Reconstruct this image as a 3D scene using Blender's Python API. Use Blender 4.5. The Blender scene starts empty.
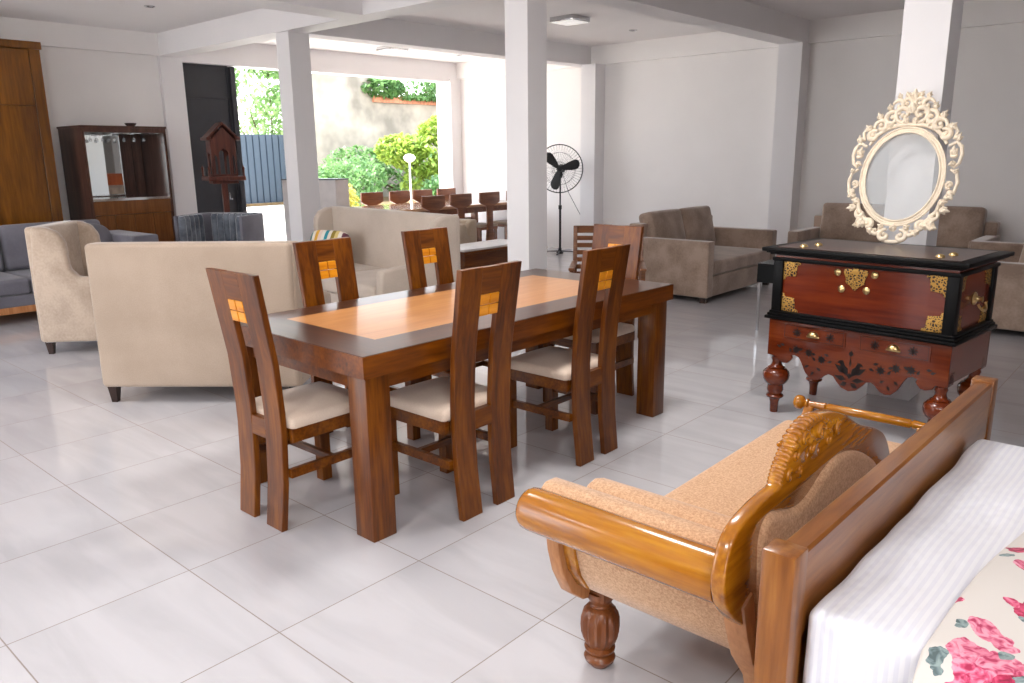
import bpy, bmesh, math, random
from mathutils import Matrix, Vector
random.seed(7)
D, S = bpy.data, bpy.context.scene
C = S.collection
PI = math.pi
def R(a): return math.radians(a)

# ---------------------------------------------------------------- camera
cam = D.cameras.new('camera'); co = D.objects.new('camera', cam); C.objects.link(co); S.camera = co
cam.sensor_fit = 'HORIZONTAL'; cam.sensor_width = 36.0; cam.lens = 782.488/1024*36.0
cam.clip_start = 0.05; cam.clip_end = 200
_f = Vector((-0.6453, 0.7284, -0.2304)).normalized()
_r0 = _f.cross(Vector((0, 0, 1))).normalized(); _u0 = _r0.cross(_f)
_c, _s = math.cos(-0.0116), math.sin(-0.0116)
_r = _r0*_c + _u0*_s; _u = -_r0*_s + _u0*_c
co.matrix_world = Matrix(((_r.x, _u.x, -_f.x, 4.4506), (_r.y, _u.y, -_f.y, -0.5701), (_r.z, _u.z, -_f.z, 1.4822), (0, 0, 0, 1)))

# ---------------------------------------------------------------- world, sun, portals, exposure
W = D.worlds.new('World'); S.world = W; W.use_nodes = True
wn = W.node_tree; wn.nodes.clear()
bg = wn.nodes.new('ShaderNodeBackground'); wo = wn.nodes.new('ShaderNodeOutputWorld')
tc = wn.nodes.new('ShaderNodeTexCoord'); sp = wn.nodes.new('ShaderNodeSeparateXYZ'); rp = wn.nodes.new('ShaderNodeValToRGB')
rp.color_ramp.elements[0].position = 0.0; rp.color_ramp.elements[0].color = (0.95, 0.96, 0.98, 1)
rp.color_ramp.elements[1].position = 0.6; rp.color_ramp.elements[1].color = (0.72, 0.83, 1.0, 1)
wn.links.new(tc.outputs['Generated'], sp.inputs[0]); wn.links.new(sp.outputs['Z'], rp.inputs[0])
wn.links.new(rp.outputs[0], bg.inputs[0]); bg.inputs[1].default_value = 3.5
wn.links.new(bg.outputs[0], wo.inputs[0])
sl = D.lights.new('sun', 'SUN'); sl.energy = 10.0; sl.angle = R(1.0); sl.color = (1, .96, .88)
so = D.objects.new('sun', sl); C.objects.link(so)
so.rotation_euler = Vector((0.25, 0.45, -1.0)).to_track_quat('-Z', 'Y').to_euler()
def portal(name, loc, rot, sx, sy):
    l = D.lights.new(name, 'AREA'); l.shape = 'RECTANGLE'; l.size = sx; l.size_y = sy
    l.cycles.is_portal = True
    o = D.objects.new(name, l); C.objects.link(o); o.location = loc; o.rotation_euler = rot
portal('portal_storefront', (-2.8, -4.02, 1.5), (R(90), 0, 0), 5.2, 2.9)
portal('portal_side', (6.94, -2.3, 1.5), (0, R(90), 0), 2.9, 3.2)
portal('portal_opening', (-6.3, 7.1, 1.4), (0, R(-90), 0), 2.8, 5.0)
for i, (lx, ly, lw) in enumerate(((5.3, -.9, 26), (3.2, -1.7, 26), (.8, -1.7, 4), (-1.2, -1.7, 3), (2.3, 2.5, 27), (.9, 1.4, 10))):   # added out-of-view fill lights that brighten the near end; panels built below
    l = D.lights.new('fill_light', 'AREA'); l.shape = 'SQUARE'; l.size = .55; l.energy = lw; l.color = (1, .985, .97)
    o = D.objects.new('fill_light', l); C.objects.link(o); o.location = (lx, ly, 2.985)
S.view_settings.view_transform = 'Standard'; S.view_settings.look = 'None'
S.view_settings.gamma = 1.0; S.view_settings.use_curve_mapping = False
S.view_settings.exposure = 0.86
S.cycles.max_bounces = 10; S.cycles.diffuse_bounces = 6; S.cycles.glossy_bounces = 4
S.cycles.transparent_max_bounces = 8; S.cycles.sample_clamp_indirect = 6

# ---------------------------------------------------------------- materials
def lin(h):
    v = [int(h[i:i+2], 16)/255 for i in (0, 2, 4)]
    return tuple((c/12.92 if c <= .04045 else ((c+.055)/1.055)**2.4) for c in v) + (1,)
def base_mat(name, rough=.5, metal=0, coat=0, sheen=0):
    m = D.materials.new(name); m.use_nodes = True
    nt = m.node_tree; b = nt.nodes['Principled BSDF']
    b.inputs['Roughness'].default_value = rough; b.inputs['Metallic'].default_value = metal
    if coat: b.inputs['Coat Weight'].default_value = coat; b.inputs['Coat Roughness'].default_value = .12
    if sheen: b.inputs['Sheen Weight'].default_value = sheen; b.inputs['Sheen Roughness'].default_value = .4
    return m, nt, b
def node(nt, t, **k):
    n = nt.nodes.new(t)
    for a, v in k.items(): setattr(n, a, v)
    return n
def coords(nt, scale=(1, 1, 1), kind='Object'):
    t = node(nt, 'ShaderNodeTexCoord'); mp = node(nt, 'ShaderNodeMapping')
    mp.inputs['Scale'].default_value = scale
    nt.links.new(t.outputs[kind], mp.inputs[0]); return mp.outputs[0]
def ramp(nt, fac, stops):
    r = node(nt, 'ShaderNodeValToRGB')
    while len(r.color_ramp.elements) < len(stops): r.color_ramp.elements.new(.5)
    for e, (p, c) in zip(r.color_ramp.elements, stops): e.position = p; e.color = c
    nt.links.new(fac, r.inputs[0]); return r.outputs[0]
def bump(nt, b, h, strength=.2, dist=.005):
    n = node(nt, 'ShaderNodeBump'); n.inputs['Strength'].default_value = strength; n.inputs['Distance'].default_value = dist
    nt.links.new(h, n.inputs['Height']); nt.links.new(n.outputs[0], b.inputs['Normal'])
def _wspec(b): b.inputs['Specular IOR Level'].default_value = .35
def plain(name, col, rough=.5, metal=0, coat=0, noise=.06, scale=8):
    m, nt, b = base_mat(name, rough, metal, coat)
    n = node(nt, 'ShaderNodeTexNoise'); n.inputs['Scale'].default_value = scale; n.inputs['Detail'].default_value = 3
    nt.links.new(coords(nt), n.inputs['Vector'])
    c = lin(col); lo = tuple(x*(1-noise) for x in c[:3])+(1,); hi = tuple(min(1, x*(1+noise)) for x in c[:3])+(1,)
    nt.links.new(ramp(nt, n.outputs[0], [(.3, lo), (.7, hi)]), b.inputs['Base Color'])
    return m
def wood(name, dark, mid, light, axis='z', rough=.3, coat=.35, freq=9.0):
    m, nt, b = base_mat(name, rough, 0, coat)
    _wspec(b)
    s = {'x': (.09, 1, 1), 'y': (1, .09, 1), 'z': (1, 1, .09)}[axis]
    v = coords(nt, tuple(k*freq for k in s))
    n = node(nt, 'ShaderNodeTexNoise'); n.inputs['Scale'].default_value = 1.6; n.inputs['Detail'].default_value = 4; n.inputs['Distortion'].default_value = .8
    n2 = node(nt, 'ShaderNodeTexNoise'); n2.inputs['Scale'].default_value = 9; n2.inputs['Detail'].default_value = 6
    nt.links.new(v, n.inputs['Vector']); nt.links.new(v, n2.inputs['Vector'])
    mx = node(nt, 'ShaderNodeMath', operation='MULTIPLY_ADD'); mx.inputs[1].default_value = .4
    nt.links.new(n2.outputs[0], mx.inputs[0])
    sc = node(nt, 'ShaderNodeMath', operation='MULTIPLY'); sc.inputs[1].default_value = .6
    nt.links.new(n.outputs[0], sc.inputs[0]); nt.links.new(sc.outputs[0], mx.inputs[2])
    nt.links.new(ramp(nt, mx.outputs[0], [(.33, lin(dark)), (.5, lin(mid)), (.67, lin(light))]), b.inputs['Base Color'])
    bump(nt, b, mx.outputs[0], .08, .002)
    return m
def fabric(name, c1, c2, scale=220, blotch=5, rough=.9, sheen=.25, weave=.25, amount=.5):
    m, nt, b = base_mat(name, rough, 0, 0, sheen)
    v = coords(nt)
    n = node(nt, 'ShaderNodeTexNoise'); n.inputs['Scale'].default_value = scale; n.inputs['Detail'].default_value = 2
    n2 = node(nt, 'ShaderNodeTexNoise'); n2.inputs['Scale'].default_value = blotch; n2.inputs['Detail'].default_value = 3
    nt.links.new(v, n.inputs['Vector']); nt.links.new(v, n2.inputs['Vector'])
    mx = node(nt, 'ShaderNodeMix', data_type='FLOAT'); mx.inputs[0].default_value = amount
    nt.links.new(n.outputs[0], mx.inputs[2]); nt.links.new(n2.outputs[0], mx.inputs[3])
    nt.links.new(ramp(nt, mx.outputs[0], [(.38, lin(c1)), (.62, lin(c2))]), b.inputs['Base Color'])
    bump(nt, b, n.outputs[0], weave, .002)
    return m
M = {}
M['wall'] = plain('wall_paint', 'F0EDEB', .75, noise=.015, scale=2)
M['wall_low_bounce'] = plain('bounce_cut_grey', '8E8884', .75, noise=.015, scale=2)  # grey picked to cut light bounced off the unseen right and front walls
M['ceiling'] = plain('ceiling_paint', 'EAE7E7', .85, noise=.01, scale=2)
M['pillar'] = plain('pillar_paint', 'E6E4E5', .6, noise=.015, scale=2)
M['table_dark'] = wood('dark_stained_wood', '2E170C', '3E2011', '4C2916', 'y', .32, .25)
M['table_dark_x'] = wood('dark_stained_wood_cross', '2E170C', '3E2011', '4C2916', 'x', .32, .25)
M['table_side'] = wood('reddish_brown_wood', '482002', '693404', '824606', 'y', .34, .15)
M['inlay_top'] = wood('golden_inlay_wood', 'A87040', 'B57C49', 'C08A56', 'y', .34, .2, 6)
M['chair_wood'] = wood('chair_brown_wood', '401C02', '643203', '824A06', 'z', .36, .1)
M['chair_wood_x'] = wood('chair_brown_wood_cross', '401C02', '643203', '824A06', 'x', .36, .1)
M['chair_block'] = wood('orange_block_wood', 'C06E08', 'DA8A14', 'EA9E28', 'x', .35, .3)
M['seat'] = fabric('oatmeal_seat_fabric', 'CDB7A4', 'DCC8B6', 300, 4)
M['cream'] = fabric('cream_upholstery', 'A3907E', 'B09D8B', 160, 3, amount=.6)
M['pale_cream'] = fabric('pale_cream_upholstery', 'BDAE9F', 'CBBDAF', 160, 3, amount=.6)
M['cream_velvet'] = fabric('cream_velvet', 'A08D7B', 'B9A694', 60, 5, sheen=.5, amount=.7)
M['beige'] = fabric('beige_upholstery', 'B7A48E', 'C6B49F', 120, 4)
M['grey'] = fabric('grey_linen', '5F5E66', '77757E', 320, 4)
M['grey_velvet'] = fabric('blue_grey_velvet', '4F5661', '7D838C', 30, 6, sheen=.8, amount=.8)
M['brown_velvet'] = fabric('taupe_velvet', '8C7768', 'AC9686', 50, 5, sheen=.6, amount=.75)
M['dark_leg'] = wood('dark_leg_wood', '1E120D', '2E1B13', '3A251B', 'z', .3, .3)
M['settee'] = wood('honey_teak', '7A4206', 'A4640C', 'BC801C', 'y', .22, .6)
M['settee_x'] = wood('honey_teak_cross', '7A4206', 'A4640C', 'BC801C', 'x', .22, .6)
M['settee_pale'] = wood('pale_teak', '9A6238', 'B37A4C', 'C38D60', 'z', .4, .2)
M['settee_leg'] = wood('turned_leg_teak', '562A10', '733E1B', '895128', 'z', .35, .3)
M['settee_fabric'] = fabric('speckled_apricot_fabric', 'B78A66', 'D9B28D', 150, 330, weave=.15, amount=.45)
M['bed'] = wood('bed_teak', '683812', '85501E', '9C672E', 'y', .32, .4)
M['bed_z'] = wood('bed_teak_post', '683812', '85501E', '9C672E', 'z', .32, .4)
M['ward'] = wood('wardrobe_teak', '4E2A05', '6E4109', '875412', 'z', .3, .4, 5)
M['cabinet'] = wood('bar_cabinet_walnut', '38221A', '503328', '644438', 'z', .35, .3, 7)
M['cabinet_low'] = wood('bar_cabinet_teak', '553012', '6F421C', '82522A', 'z', .35, .3, 7)
M['orange_wood'] = wood('orange_sideboard_wood', 'A8481C', 'C05C2A', 'D27440', 'z', .35, .3)
M['far_wood'] = wood('far_chair_wood', '5E3420', '7A4629', '905A38', 'x', .35, .3)
M['far_top'] = wood('far_table_top_wood', 'A57A55', 'C09570', 'CFA884', 'y', .15, .7)
M['slat'] = wood('slatted_chair_wood', '4E2A14', '693E20', '7E5230', 'x', .4, .2)
M['chest_red'] = wood('mahogany_panel', '501404', '6A2408', '7C3210', 'x', .22, .5, 5)
M['chest_base'] = wood('mahogany_base', '521A06', '6C2A0C', '803A16', 'x', .25, .5, 6)
M['chest_top'] = wood('chest_lid_wood', '2E1B16', '46291F', '5A382A', 'x', .3, .2, 5)
M['black'] = plain('black_lacquer', '050506', .45); M['black'].node_tree.nodes['Principled BSDF'].inputs['Specular IOR Level'].default_value = .2
M['black_matte'] = plain('black_plastic', '1B1B1D', .45)
M['pagoda'] = wood('red_brown_carved_wood', '3E1B13', '54281C', '683626', 'z', .45, .1)
M['chrome'] = plain('chrome', 'C8C8CA', .12, 1)
M['brass'] = plain('brass', 'D9BC84', .3, 1, noise=.12, scale=60)
M['lid_black'] = M['black']
M['white_cloth_plain'] = plain('white_trim', 'EDEBEA', .6)
M['white_panel'] = plain('white_partition_paint', 'D8D2CF', .6)
M['dark_steel'] = plain('charcoal_painted_steel', '34353A', .45)
M['lamp_white'] = plain('white_enamel', 'F0F0EE', .4)
M['concrete'] = plain('driveway_concrete', 'CFC6BB', .85, noise=.15, scale=3)
M['soil'] = plain('garden_soil', '6A5436', .95, noise=.35, scale=6)
M['brick'] = plain('brick_coping', 'B2765A', .9, noise=.25, scale=12)
M['frame_cream'] = plain('carved_pale_wood', 'ECDDC6', .55, noise=.1, scale=30)
M['black_inlay'] = plain('black_inlay', '180C08', .3)
M['trunk'] = plain('bark', '5D4B38', .9, noise=.3, scale=20)
# brass fretwork: gold with dark pierced pattern
m, nt, b = base_mat('brass_fretwork', .45, .9)
v = node(nt, 'ShaderNodeTexVoronoi', feature='DISTANCE_TO_EDGE'); v.inputs['Scale'].default_value = 70
nt.links.new(coords(nt), v.inputs['Vector'])
nt.links.new(ramp(nt, v.outputs['Distance'], [(.11, lin('C99C50')), (.17, lin('2A0E06'))]), b.inputs['Base Color'])
nt.links.new(ramp(nt, v.outputs['Distance'], [(.11, (.7, .7, .7, 1)), (.17, (0, 0, 0, 1))]), b.inputs['Metallic'])
M['fret'] = m
# glass pane and mirror
m, nt, b = base_mat('clear_glass', .02)
b.inputs['Base Color'].default_value = (.86, .92, .95, 1); b.inputs['Alpha'].default_value = .18; b.inputs['Specular IOR Level'].default_value = .6
M['glass'] = m
m, nt, b = base_mat('mirror_glass', .02, 1); b.inputs['Base Color'].default_value = (.82, .86, .86, 1); M['mirror'] = m
m, nt, b = base_mat('diffuser', .5); b.inputs['Base Color'].default_value = (.85, .85, .83, 1); b.inputs['Emission Color'].default_value = (1, .97, .92, 1); b.inputs['Emission Strength'].default_value = .25; M['diffuser'] = m
m, nt, b = base_mat('fill_diffuser', .5); b.inputs['Base Color'].default_value = (.85, .85, .83, 1); b.inputs['Emission Color'].default_value = (1, .96, .92, 1); b.inputs['Emission Strength'].default_value = 3; M['panel'] = m  # glowing face of the added fill panels
# floor tiles
m, nt, b = base_mat('polished_tile', .04)
co_ = coords(nt); sx = node(nt, 'ShaderNodeSeparateXYZ'); nt.links.new(co_, sx.inputs[0])
def line_mask(sock):
    a = node(nt, 'ShaderNodeMath', operation='DIVIDE'); a.inputs[1].default_value = .6; nt.links.new(sock, a.inputs[0])
    w = node(nt, 'ShaderNodeMath', operation='PINGPONG'); w.inputs[1].default_value = .5; nt.links.new(a.outputs[0], w.inputs[0])
    l = node(nt, 'ShaderNodeMath', operation='LESS_THAN'); l.inputs[1].default_value = .0036; nt.links.new(w.outputs[0], l.inputs[0])
    return l.outputs[0]
mxm = node(nt, 'ShaderNodeMath', operation='MAXIMUM'); nt.links.new(line_mask(sx.outputs[0]), mxm.inputs[0]); nt.links.new(line_mask(sx.outputs[1]), mxm.inputs[1])
fl = node(nt, 'ShaderNodeVectorMath', operation='SCALE'); fl.inputs['Scale'].default_value = 1/.6; nt.links.new(co_, fl.inputs[0])
ff = node(nt, 'ShaderNodeVectorMath', operation='FLOOR'); nt.links.new(fl.outputs[0], ff.inputs[0])
wnz = node(nt, 'ShaderNodeTexWhiteNoise'); nt.links.new(ff.outputs[0], wnz.inputs['Vector'])
off = node(nt, 'ShaderNodeVectorMath', operation='MULTIPLY_ADD'); off.inputs[1].default_value = (9, 9, 0)
nt.links.new(wnz.outputs['Color'], off.inputs[0]); nt.links.new(co_, off.inputs[2])
mp = node(nt, 'ShaderNodeMapping'); mp.inputs['Rotation'].default_value = (0, 0, R(20)); mp.inputs['Scale'].default_value = (1.2, 6, 1)
nt.links.new(off.outputs[0], mp.inputs[0])
nz = node(nt, 'ShaderNodeTexNoise'); nz.inputs['Scale'].default_value = 1.0; nz.inputs['Detail'].default_value = 5; nz.inputs['Distortion'].default_value = .6
nt.links.new(mp.outputs[0], nz.inputs['Vector'])
tcol = ramp(nt, nz.outputs[0], [(.35, lin('BAB8BB')), (.6, lin('C4C2C5'))])
mc = node(nt, 'ShaderNodeMix', data_type='RGBA'); mc.inputs[7].default_value = lin('8B7F78')
nt.links.new(mxm.outputs[0], mc.inputs[0]); nt.links.new(tcol, mc.inputs[6]); nt.links.new(mc.outputs[2], b.inputs['Base Color'])
rr = node(nt, 'ShaderNodeMath', operation='MULTIPLY_ADD'); rr.inputs[1].default_value = .6; rr.inputs[2].default_value = .045
nt.links.new(mxm.outputs[0], rr.inputs[0]); nt.links.new(rr.outputs[0], b.inputs['Roughness'])
M['tile'] = m
# corrugated gate (painted blue)
M['gate'] = plain('blue_grey_sheet_metal', '37424E', .5, noise=.04)
# concrete retaining wall
M['retain'] = plain('weathered_concrete', '91877A', .95, noise=.35, scale=1.3)
# leaves
def leafmat(name, c1, c2, c3):
    m, nt, b = base_mat(name, .5)
    n = node(nt, 'ShaderNodeTexNoise'); n.inputs['Scale'].default_value = 2.5; n.inputs['Detail'].default_value = 5
    nt.links.new(coords(nt), n.inputs['Vector'])
    nt.links.new(ramp(nt, n.outputs[0], [(.35, lin(c1)), (.5, lin(c2)), (.65, lin(c3))]), b.inputs['Base Color'])
    b.inputs['Subsurface Weight'].default_value = 0.0
    tr = node(nt, 'ShaderNodeBsdfTranslucent'); mx = node(nt, 'ShaderNodeMixShader'); mx.inputs[0].default_value = .35
    tr.inputs[0].default_value = lin(c3)
    nt.links.new(b.outputs[0], mx.inputs[1]); nt.links.new(tr.outputs[0], mx.inputs[2]); nt.links.new(mx.outputs[0], nt.nodes['Material Output'].inputs[0])
    return m
M['leaf_green'] = leafmat('green_leaves', '2F5226', '527A3E', '7FA266')
M['leaf_bright'] = leafmat('yellow_green_leaves', '58742A', '7F9A38', 'A9BC58')
M['leaf_pale'] = leafmat('pale_green_leaves', '5C8446', '84A866', 'ACC68C')
M['leaf_dark'] = leafmat('deep_green_leaves', '2A4724', '426836', '678C54')
M['leaf_yellow'] = leafmat('yellow_leaves', '8C8630', 'AAA240', 'C4BC60')
# striped satin sheet
m, nt, b = base_mat('white_striped_satin', .6, 0, 0, .3)
sv = coords(nt); sxx = node(nt, 'ShaderNodeSeparateXYZ'); nt.links.new(sv, sxx.inputs[0])
pp = node(nt, 'ShaderNodeMath', operation='PINGPONG'); pp.inputs[1].default_value = .008; nt.links.new(sxx.outputs[0], pp.inputs[0])
dv = node(nt, 'ShaderNodeMath', operation='DIVIDE'); dv.inputs[1].default_value = .008; nt.links.new(pp.outputs[0], dv.inputs[0])
nt.links.new(ramp(nt, dv.outputs[0], [(.45, lin('E2E2E6')), (.55, lin('D9D9E1'))]), b.inputs['Base Color'])
n3 = node(nt, 'ShaderNodeTexNoise'); n3.inputs['Scale'].default_value = 5; n3.inputs['Detail'].default_value = 3
mp3 = node(nt, 'ShaderNodeMapping'); mp3.inputs['Scale'].default_value = (3, 1, 1); nt.links.new(sv, mp3.inputs[0]); nt.links.new(mp3.outputs[0], n3.inputs['Vector'])
bump(nt, b, n3.outputs[0], .5, .03)
M['sheet'] = m
# floral blanket: roses at given spots (object coordinates), leaves beside them
m, nt, b = base_mat('rose_print_cotton', .8, 0, 0, .2)
fv = coords(nt)
dn = node(nt, 'ShaderNodeTexNoise'); dn.inputs['Scale'].default_value = 22; dn.inputs['Detail'].default_value = 3; nt.links.new(fv, dn.inputs['Vector'])
dd = node(nt, 'ShaderNodeVectorMath', operation='MULTIPLY_ADD'); dd.inputs[1].default_value = (.05, .05, 0); nt.links.new(dn.outputs['Color'], dd.inputs[0]); nt.links.new(fv, dd.inputs[2])
pet = node(nt, 'ShaderNodeTexNoise'); pet.inputs['Scale'].default_value = 55; pet.inputs['Distortion'].default_value = 1.2; nt.links.new(fv, pet.inputs['Vector'])
col = None
ROSES = [(4.20, 1.262, .012, 'g'), (4.243, 1.192, .02, 'd'), (4.275, 1.113, .022, 'p'), (4.205, .926, .013, 'r'), (4.305, .962, .028, 'd'), (4.275, .972, .012, 'r'), (4.258, .865, .026, 'p'), (4.29, .85, .022, 'p'),
         (4.256, .785, .034, 'p'), (4.30, .79, .034, 'p'), (4.27, .73, .036, 'r'), (4.32, .74, .03, 'd'), (4.36, .80, .04, 'p'), (4.45, 1.2, .05, 'p'), (4.55, .85, .06, 'p'), (4.6, 1.1, .05, 'd'), (4.7, 1.4, .06, 'p'), (4.5, 1.5, .05, 'r'), (4.4, 1.62, .04, 'd'), (4.85, .95, .06, 'r'), (4.5, 1.75, .06, 'p'), (4.9, 1.7, .06, 'd'),
         (4.304, .935, .011, 'g'), (4.215, .757, .017, 'g'), (4.222, .853, .011, 'g'), (4.30, .82, .013, 'g'), (4.335, .765, .014, 'g'), (4.232, 1.15, .011, 'g'), (4.315, 1.0, .012, 'g'), (4.43, .86, .02, 'g'), (4.62, 1.0, .02, 'g'), (4.56, 1.55, .025, 'g'), (4.42, 1.28, .02, 'g')]
prev = None
base_c = lin('CBC4BD')
for (rx, ry, rad, k) in ROSES:
    ds = node(nt, 'ShaderNodeVectorMath', operation='DISTANCE'); 
    fz = node(nt, 'ShaderNodeVectorMath', operation='MULTIPLY'); fz.inputs[1].default_value = (1, 1, 0)
    nt.links.new(dd.outputs[0], fz.inputs[0]); ds.inputs[1].default_value = (rx-4.0+.025, ry-.7+.025, 0); nt.links.new(fz.outputs[0], ds.inputs[0])
    ls = node(nt, 'ShaderNodeMath', operation='LESS_THAN'); ls.inputs[1].default_value = rad; nt.links.new(ds.outputs['Value'], ls.inputs[0])
    cc = {'p': ('CC6480', 'DE97A7', 'A82B52'), 'r': ('CC4C70', 'E28CA2', 'A02048'), 'd': ('A81E48', 'C94A6C', '7E1436'), 'g': ('6F7F80', '8A9A96', '4C5B5C')}[k]
    pc = ramp(nt, pet.outputs[0], [(.36, lin(cc[2])), (.47, lin(cc[0])), (.62, lin(cc[1]))])
    mx = node(nt, 'ShaderNodeMix', data_type='RGBA'); nt.links.new(ls.outputs[0], mx.inputs[0]); nt.links.new(pc, mx.inputs[7])
    if prev is None: mx.inputs[6].default_value = base_c
    else: nt.links.new(prev, mx.inputs[6])
    prev = mx.outputs[2]
nt.links.new(prev, b.inputs['Base Color'])
bump(nt, b, dn.outputs[0], .1, .004)
M['floral'] = m
# striped cushion
m, nt, b = base_mat('multicolour_striped_cotton', .85, 0, 0, .2)
sv = coords(nt); sxx = node(nt, 'ShaderNodeSeparateXYZ'); nt.links.new(sv, sxx.inputs[0])
mr = node(nt, 'ShaderNodeMapRange'); mr.inputs[1].default_value = -.25; mr.inputs[2].default_value = .25; nt.links.new(sxx.outputs[0], mr.inputs[0])
cols = ['1F7A74', 'E6DCCB', 'D9A63A', 'E8D2C4', 'EAE2D6', '2A8C9A', 'E6DCCB', '8F7A2A', 'D9C27A', 'E6DCCB', '6A3A48']
r_ = node(nt, 'ShaderNodeValToRGB'); r_.color_ramp.interpolation = 'CONSTANT'
while len(r_.color_ramp.elements) < len(cols): r_.color_ramp.elements.new(.5)
for i, c in enumerate(cols): r_.color_ramp.elements[i].position = i/len(cols); r_.color_ramp.elements[i].color = lin(c)
nt.links.new(mr.outputs[0], r_.inputs[0]); nt.links.new(r_.outputs[0], b.inputs['Base Color'])
M['stripes'] = m

# ---------------------------------------------------------------- mesh helpers
class MB:
    def __init__(s): s.bm = bmesh.new()
    def _add(s, tmp, T=None):
        if T is not None: bmesh.ops.transform(tmp, matrix=T, verts=tmp.verts)
        me = D.meshes.new('t'); tmp.to_mesh(me); tmp.free(); s.bm.from_mesh(me); D.meshes.remove(me); return s
    def box(s, x0, x1, y0, y1, z0, z1, bev=0.0, T=None, seg=2):
        t = bmesh.new(); bmesh.ops.create_cube(t, size=1)
        bmesh.ops.transform(t, matrix=Matrix.Translation(((x0+x1)/2, (y0+y1)/2, (z0+z1)/2)) @ Matrix.Diagonal((abs(x1-x0), abs(y1-y0), abs(z1-z0), 1)), verts=t.verts)
        if bev > 0: bmesh.ops.bevel(t, geom=t.edges[:], offset=bev, segments=seg, profile=.5, affect='EDGES')
        return s._add(t, T)
    def rsoft(s, x0, x1, y0, y1, z0, z1, rad=.03, puff=(0, 0, 0), cuts=11, T=None, warp=None):
        """upholstered block: box with a fixed edge radius and slightly crowned faces"""
        t = bmesh.new(); bmesh.ops.create_cube(t, size=2)
        bmesh.ops.subdivide_edges(t, edges=t.edges[:], cuts=cuts, use_grid_fill=True)
        h = ((x1-x0)/2, (y1-y0)/2, (z1-z0)/2); c = ((x0+x1)/2, (y0+y1)/2, (z0+z1)/2); rad = min(rad, *[k*.98 for k in h])
        st = 2/(cuts+1)
        def mapc(u, hh):    # inner grid lines spread over the flat, outer three over the rounding
            i = (abs(u))/st; nh = (cuts+1)/2; k = nh-i
            e = min(3, nh-1)
            if k <= e: v = hh-rad*(k/e)
            else: v = (hh-rad)*(i/(nh-e))
            return math.copysign(v, u)
        for v in t.verts:
            u = list(v.co); p = [mapc(u[i], h[i]) for i in range(3)]
            q = [max(-(h[i]-rad), min(h[i]-rad, p[i])) for i in range(3)]
            d = Vector([p[i]-q[i] for i in range(3)])
            if d.length > 1e-9: d = d.normalized()*rad
            a = [1-min(1, (p[i]/h[i])**2) for i in range(3)]
            w = [q[0]+d.x, q[1]+d.y, q[2]+d.z]
            w = Vector((w[0]*(1+puff[0]*a[1]*a[2]), w[1]*(1+puff[1]*a[0]*a[2]), w[2]*(1+puff[2]*a[0]*a[1])))
            v.co = w+Vector(c)
            if warp: v.co = warp(v.co)
        return s._add(t, T)
    def soft(s, x0, x1, y0, y1, z0, z1, n=6, puff=(0, 0, 0), cuts=9, T=None, warp=None):
        t = bmesh.new(); bmesh.ops.create_cube(t, size=2)
        bmesh.ops.subdivide_edges(t, edges=t.edges[:], cuts=cuts, use_grid_fill=True)
        hx, hy, hz = (x1-x0)/2, (y1-y0)/2, (z1-z0)/2; cx, cy, cz = (x0+x1)/2, (y0+y1)/2, (z0+z1)/2
        for v in t.verts:
            # per-axis rounding keeps the radius alike on all sides
            u = [v.co.x, v.co.y, v.co.z]
            r = (abs(u[0])**n+abs(u[1])**n+abs(u[2])**n)**(1/n); u = [k/r for k in u]
            a = (1-min(1, u[0]**2)), (1-min(1, u[1]**2)), (1-min(1, u[2]**2))
            p = Vector((u[0]*hx*(1+puff[0]*a[1]*a[2]), u[1]*hy*(1+puff[1]*a[0]*a[2]), u[2]*hz*(1+puff[2]*a[0]*a[1])))
            v.co = p + Vector((cx, cy, cz))
            if warp: v.co = warp(v.co)
        return s._add(t, T)
    def prism(s, pts, axis, a, b, bev=0.0, T=None):
        t = bmesh.new()
        def P(p, h): return {'x': (h, p[0], p[1]), 'y': (p[0], h, p[1]), 'z': (p[0], p[1], h)}[axis]
        va = [t.verts.new(P(p, a)) for p in pts]; vb = [t.verts.new(P(p, b)) for p in pts]; n = len(pts)
        t.faces.new(va); t.faces.new(vb[::-1])
        for i in range(n): t.faces.new((va[i], vb[i], vb[(i+1) % n], va[(i+1) % n]))
        bmesh.ops.recalc_face_normals(t, faces=t.faces[:])
        if bev > 0:
            es = [e for e in t.edges if len(e.link_faces) == 2 and e.calc_face_angle(0) > .6]
            bmesh.ops.bevel(t, geom=es, offset=bev, segments=2, profile=.5, affect='EDGES')
        return s._add(t, T)
    def lathe(s, prof, n=24, T=None, flutes=None):
        t = bmesh.new(); rings = []
        for (r, z) in prof:
            rg = []
            for i in range(n):
                a = 2*PI*i/n; rr = r
                if flutes and flutes[0] < z < flutes[1]: rr = r*(1-flutes[3]*(.5+.5*math.cos(flutes[2]*a)))
                rg.append(t.verts.new((rr*math.cos(a), rr*math.sin(a), z)))
            rings.append(rg)
        for a, b2 in zip(rings, rings[1:]):
            for i in range(n): t.faces.new((a[i], a[(i+1) % n], b2[(i+1) % n], b2[i]))
        t.faces.new(rings[0][::-1]); t.faces.new(rings[-1])
        bmesh.ops.recalc_face_normals(t, faces=t.faces[:])
        return s._add(t, T)
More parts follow.
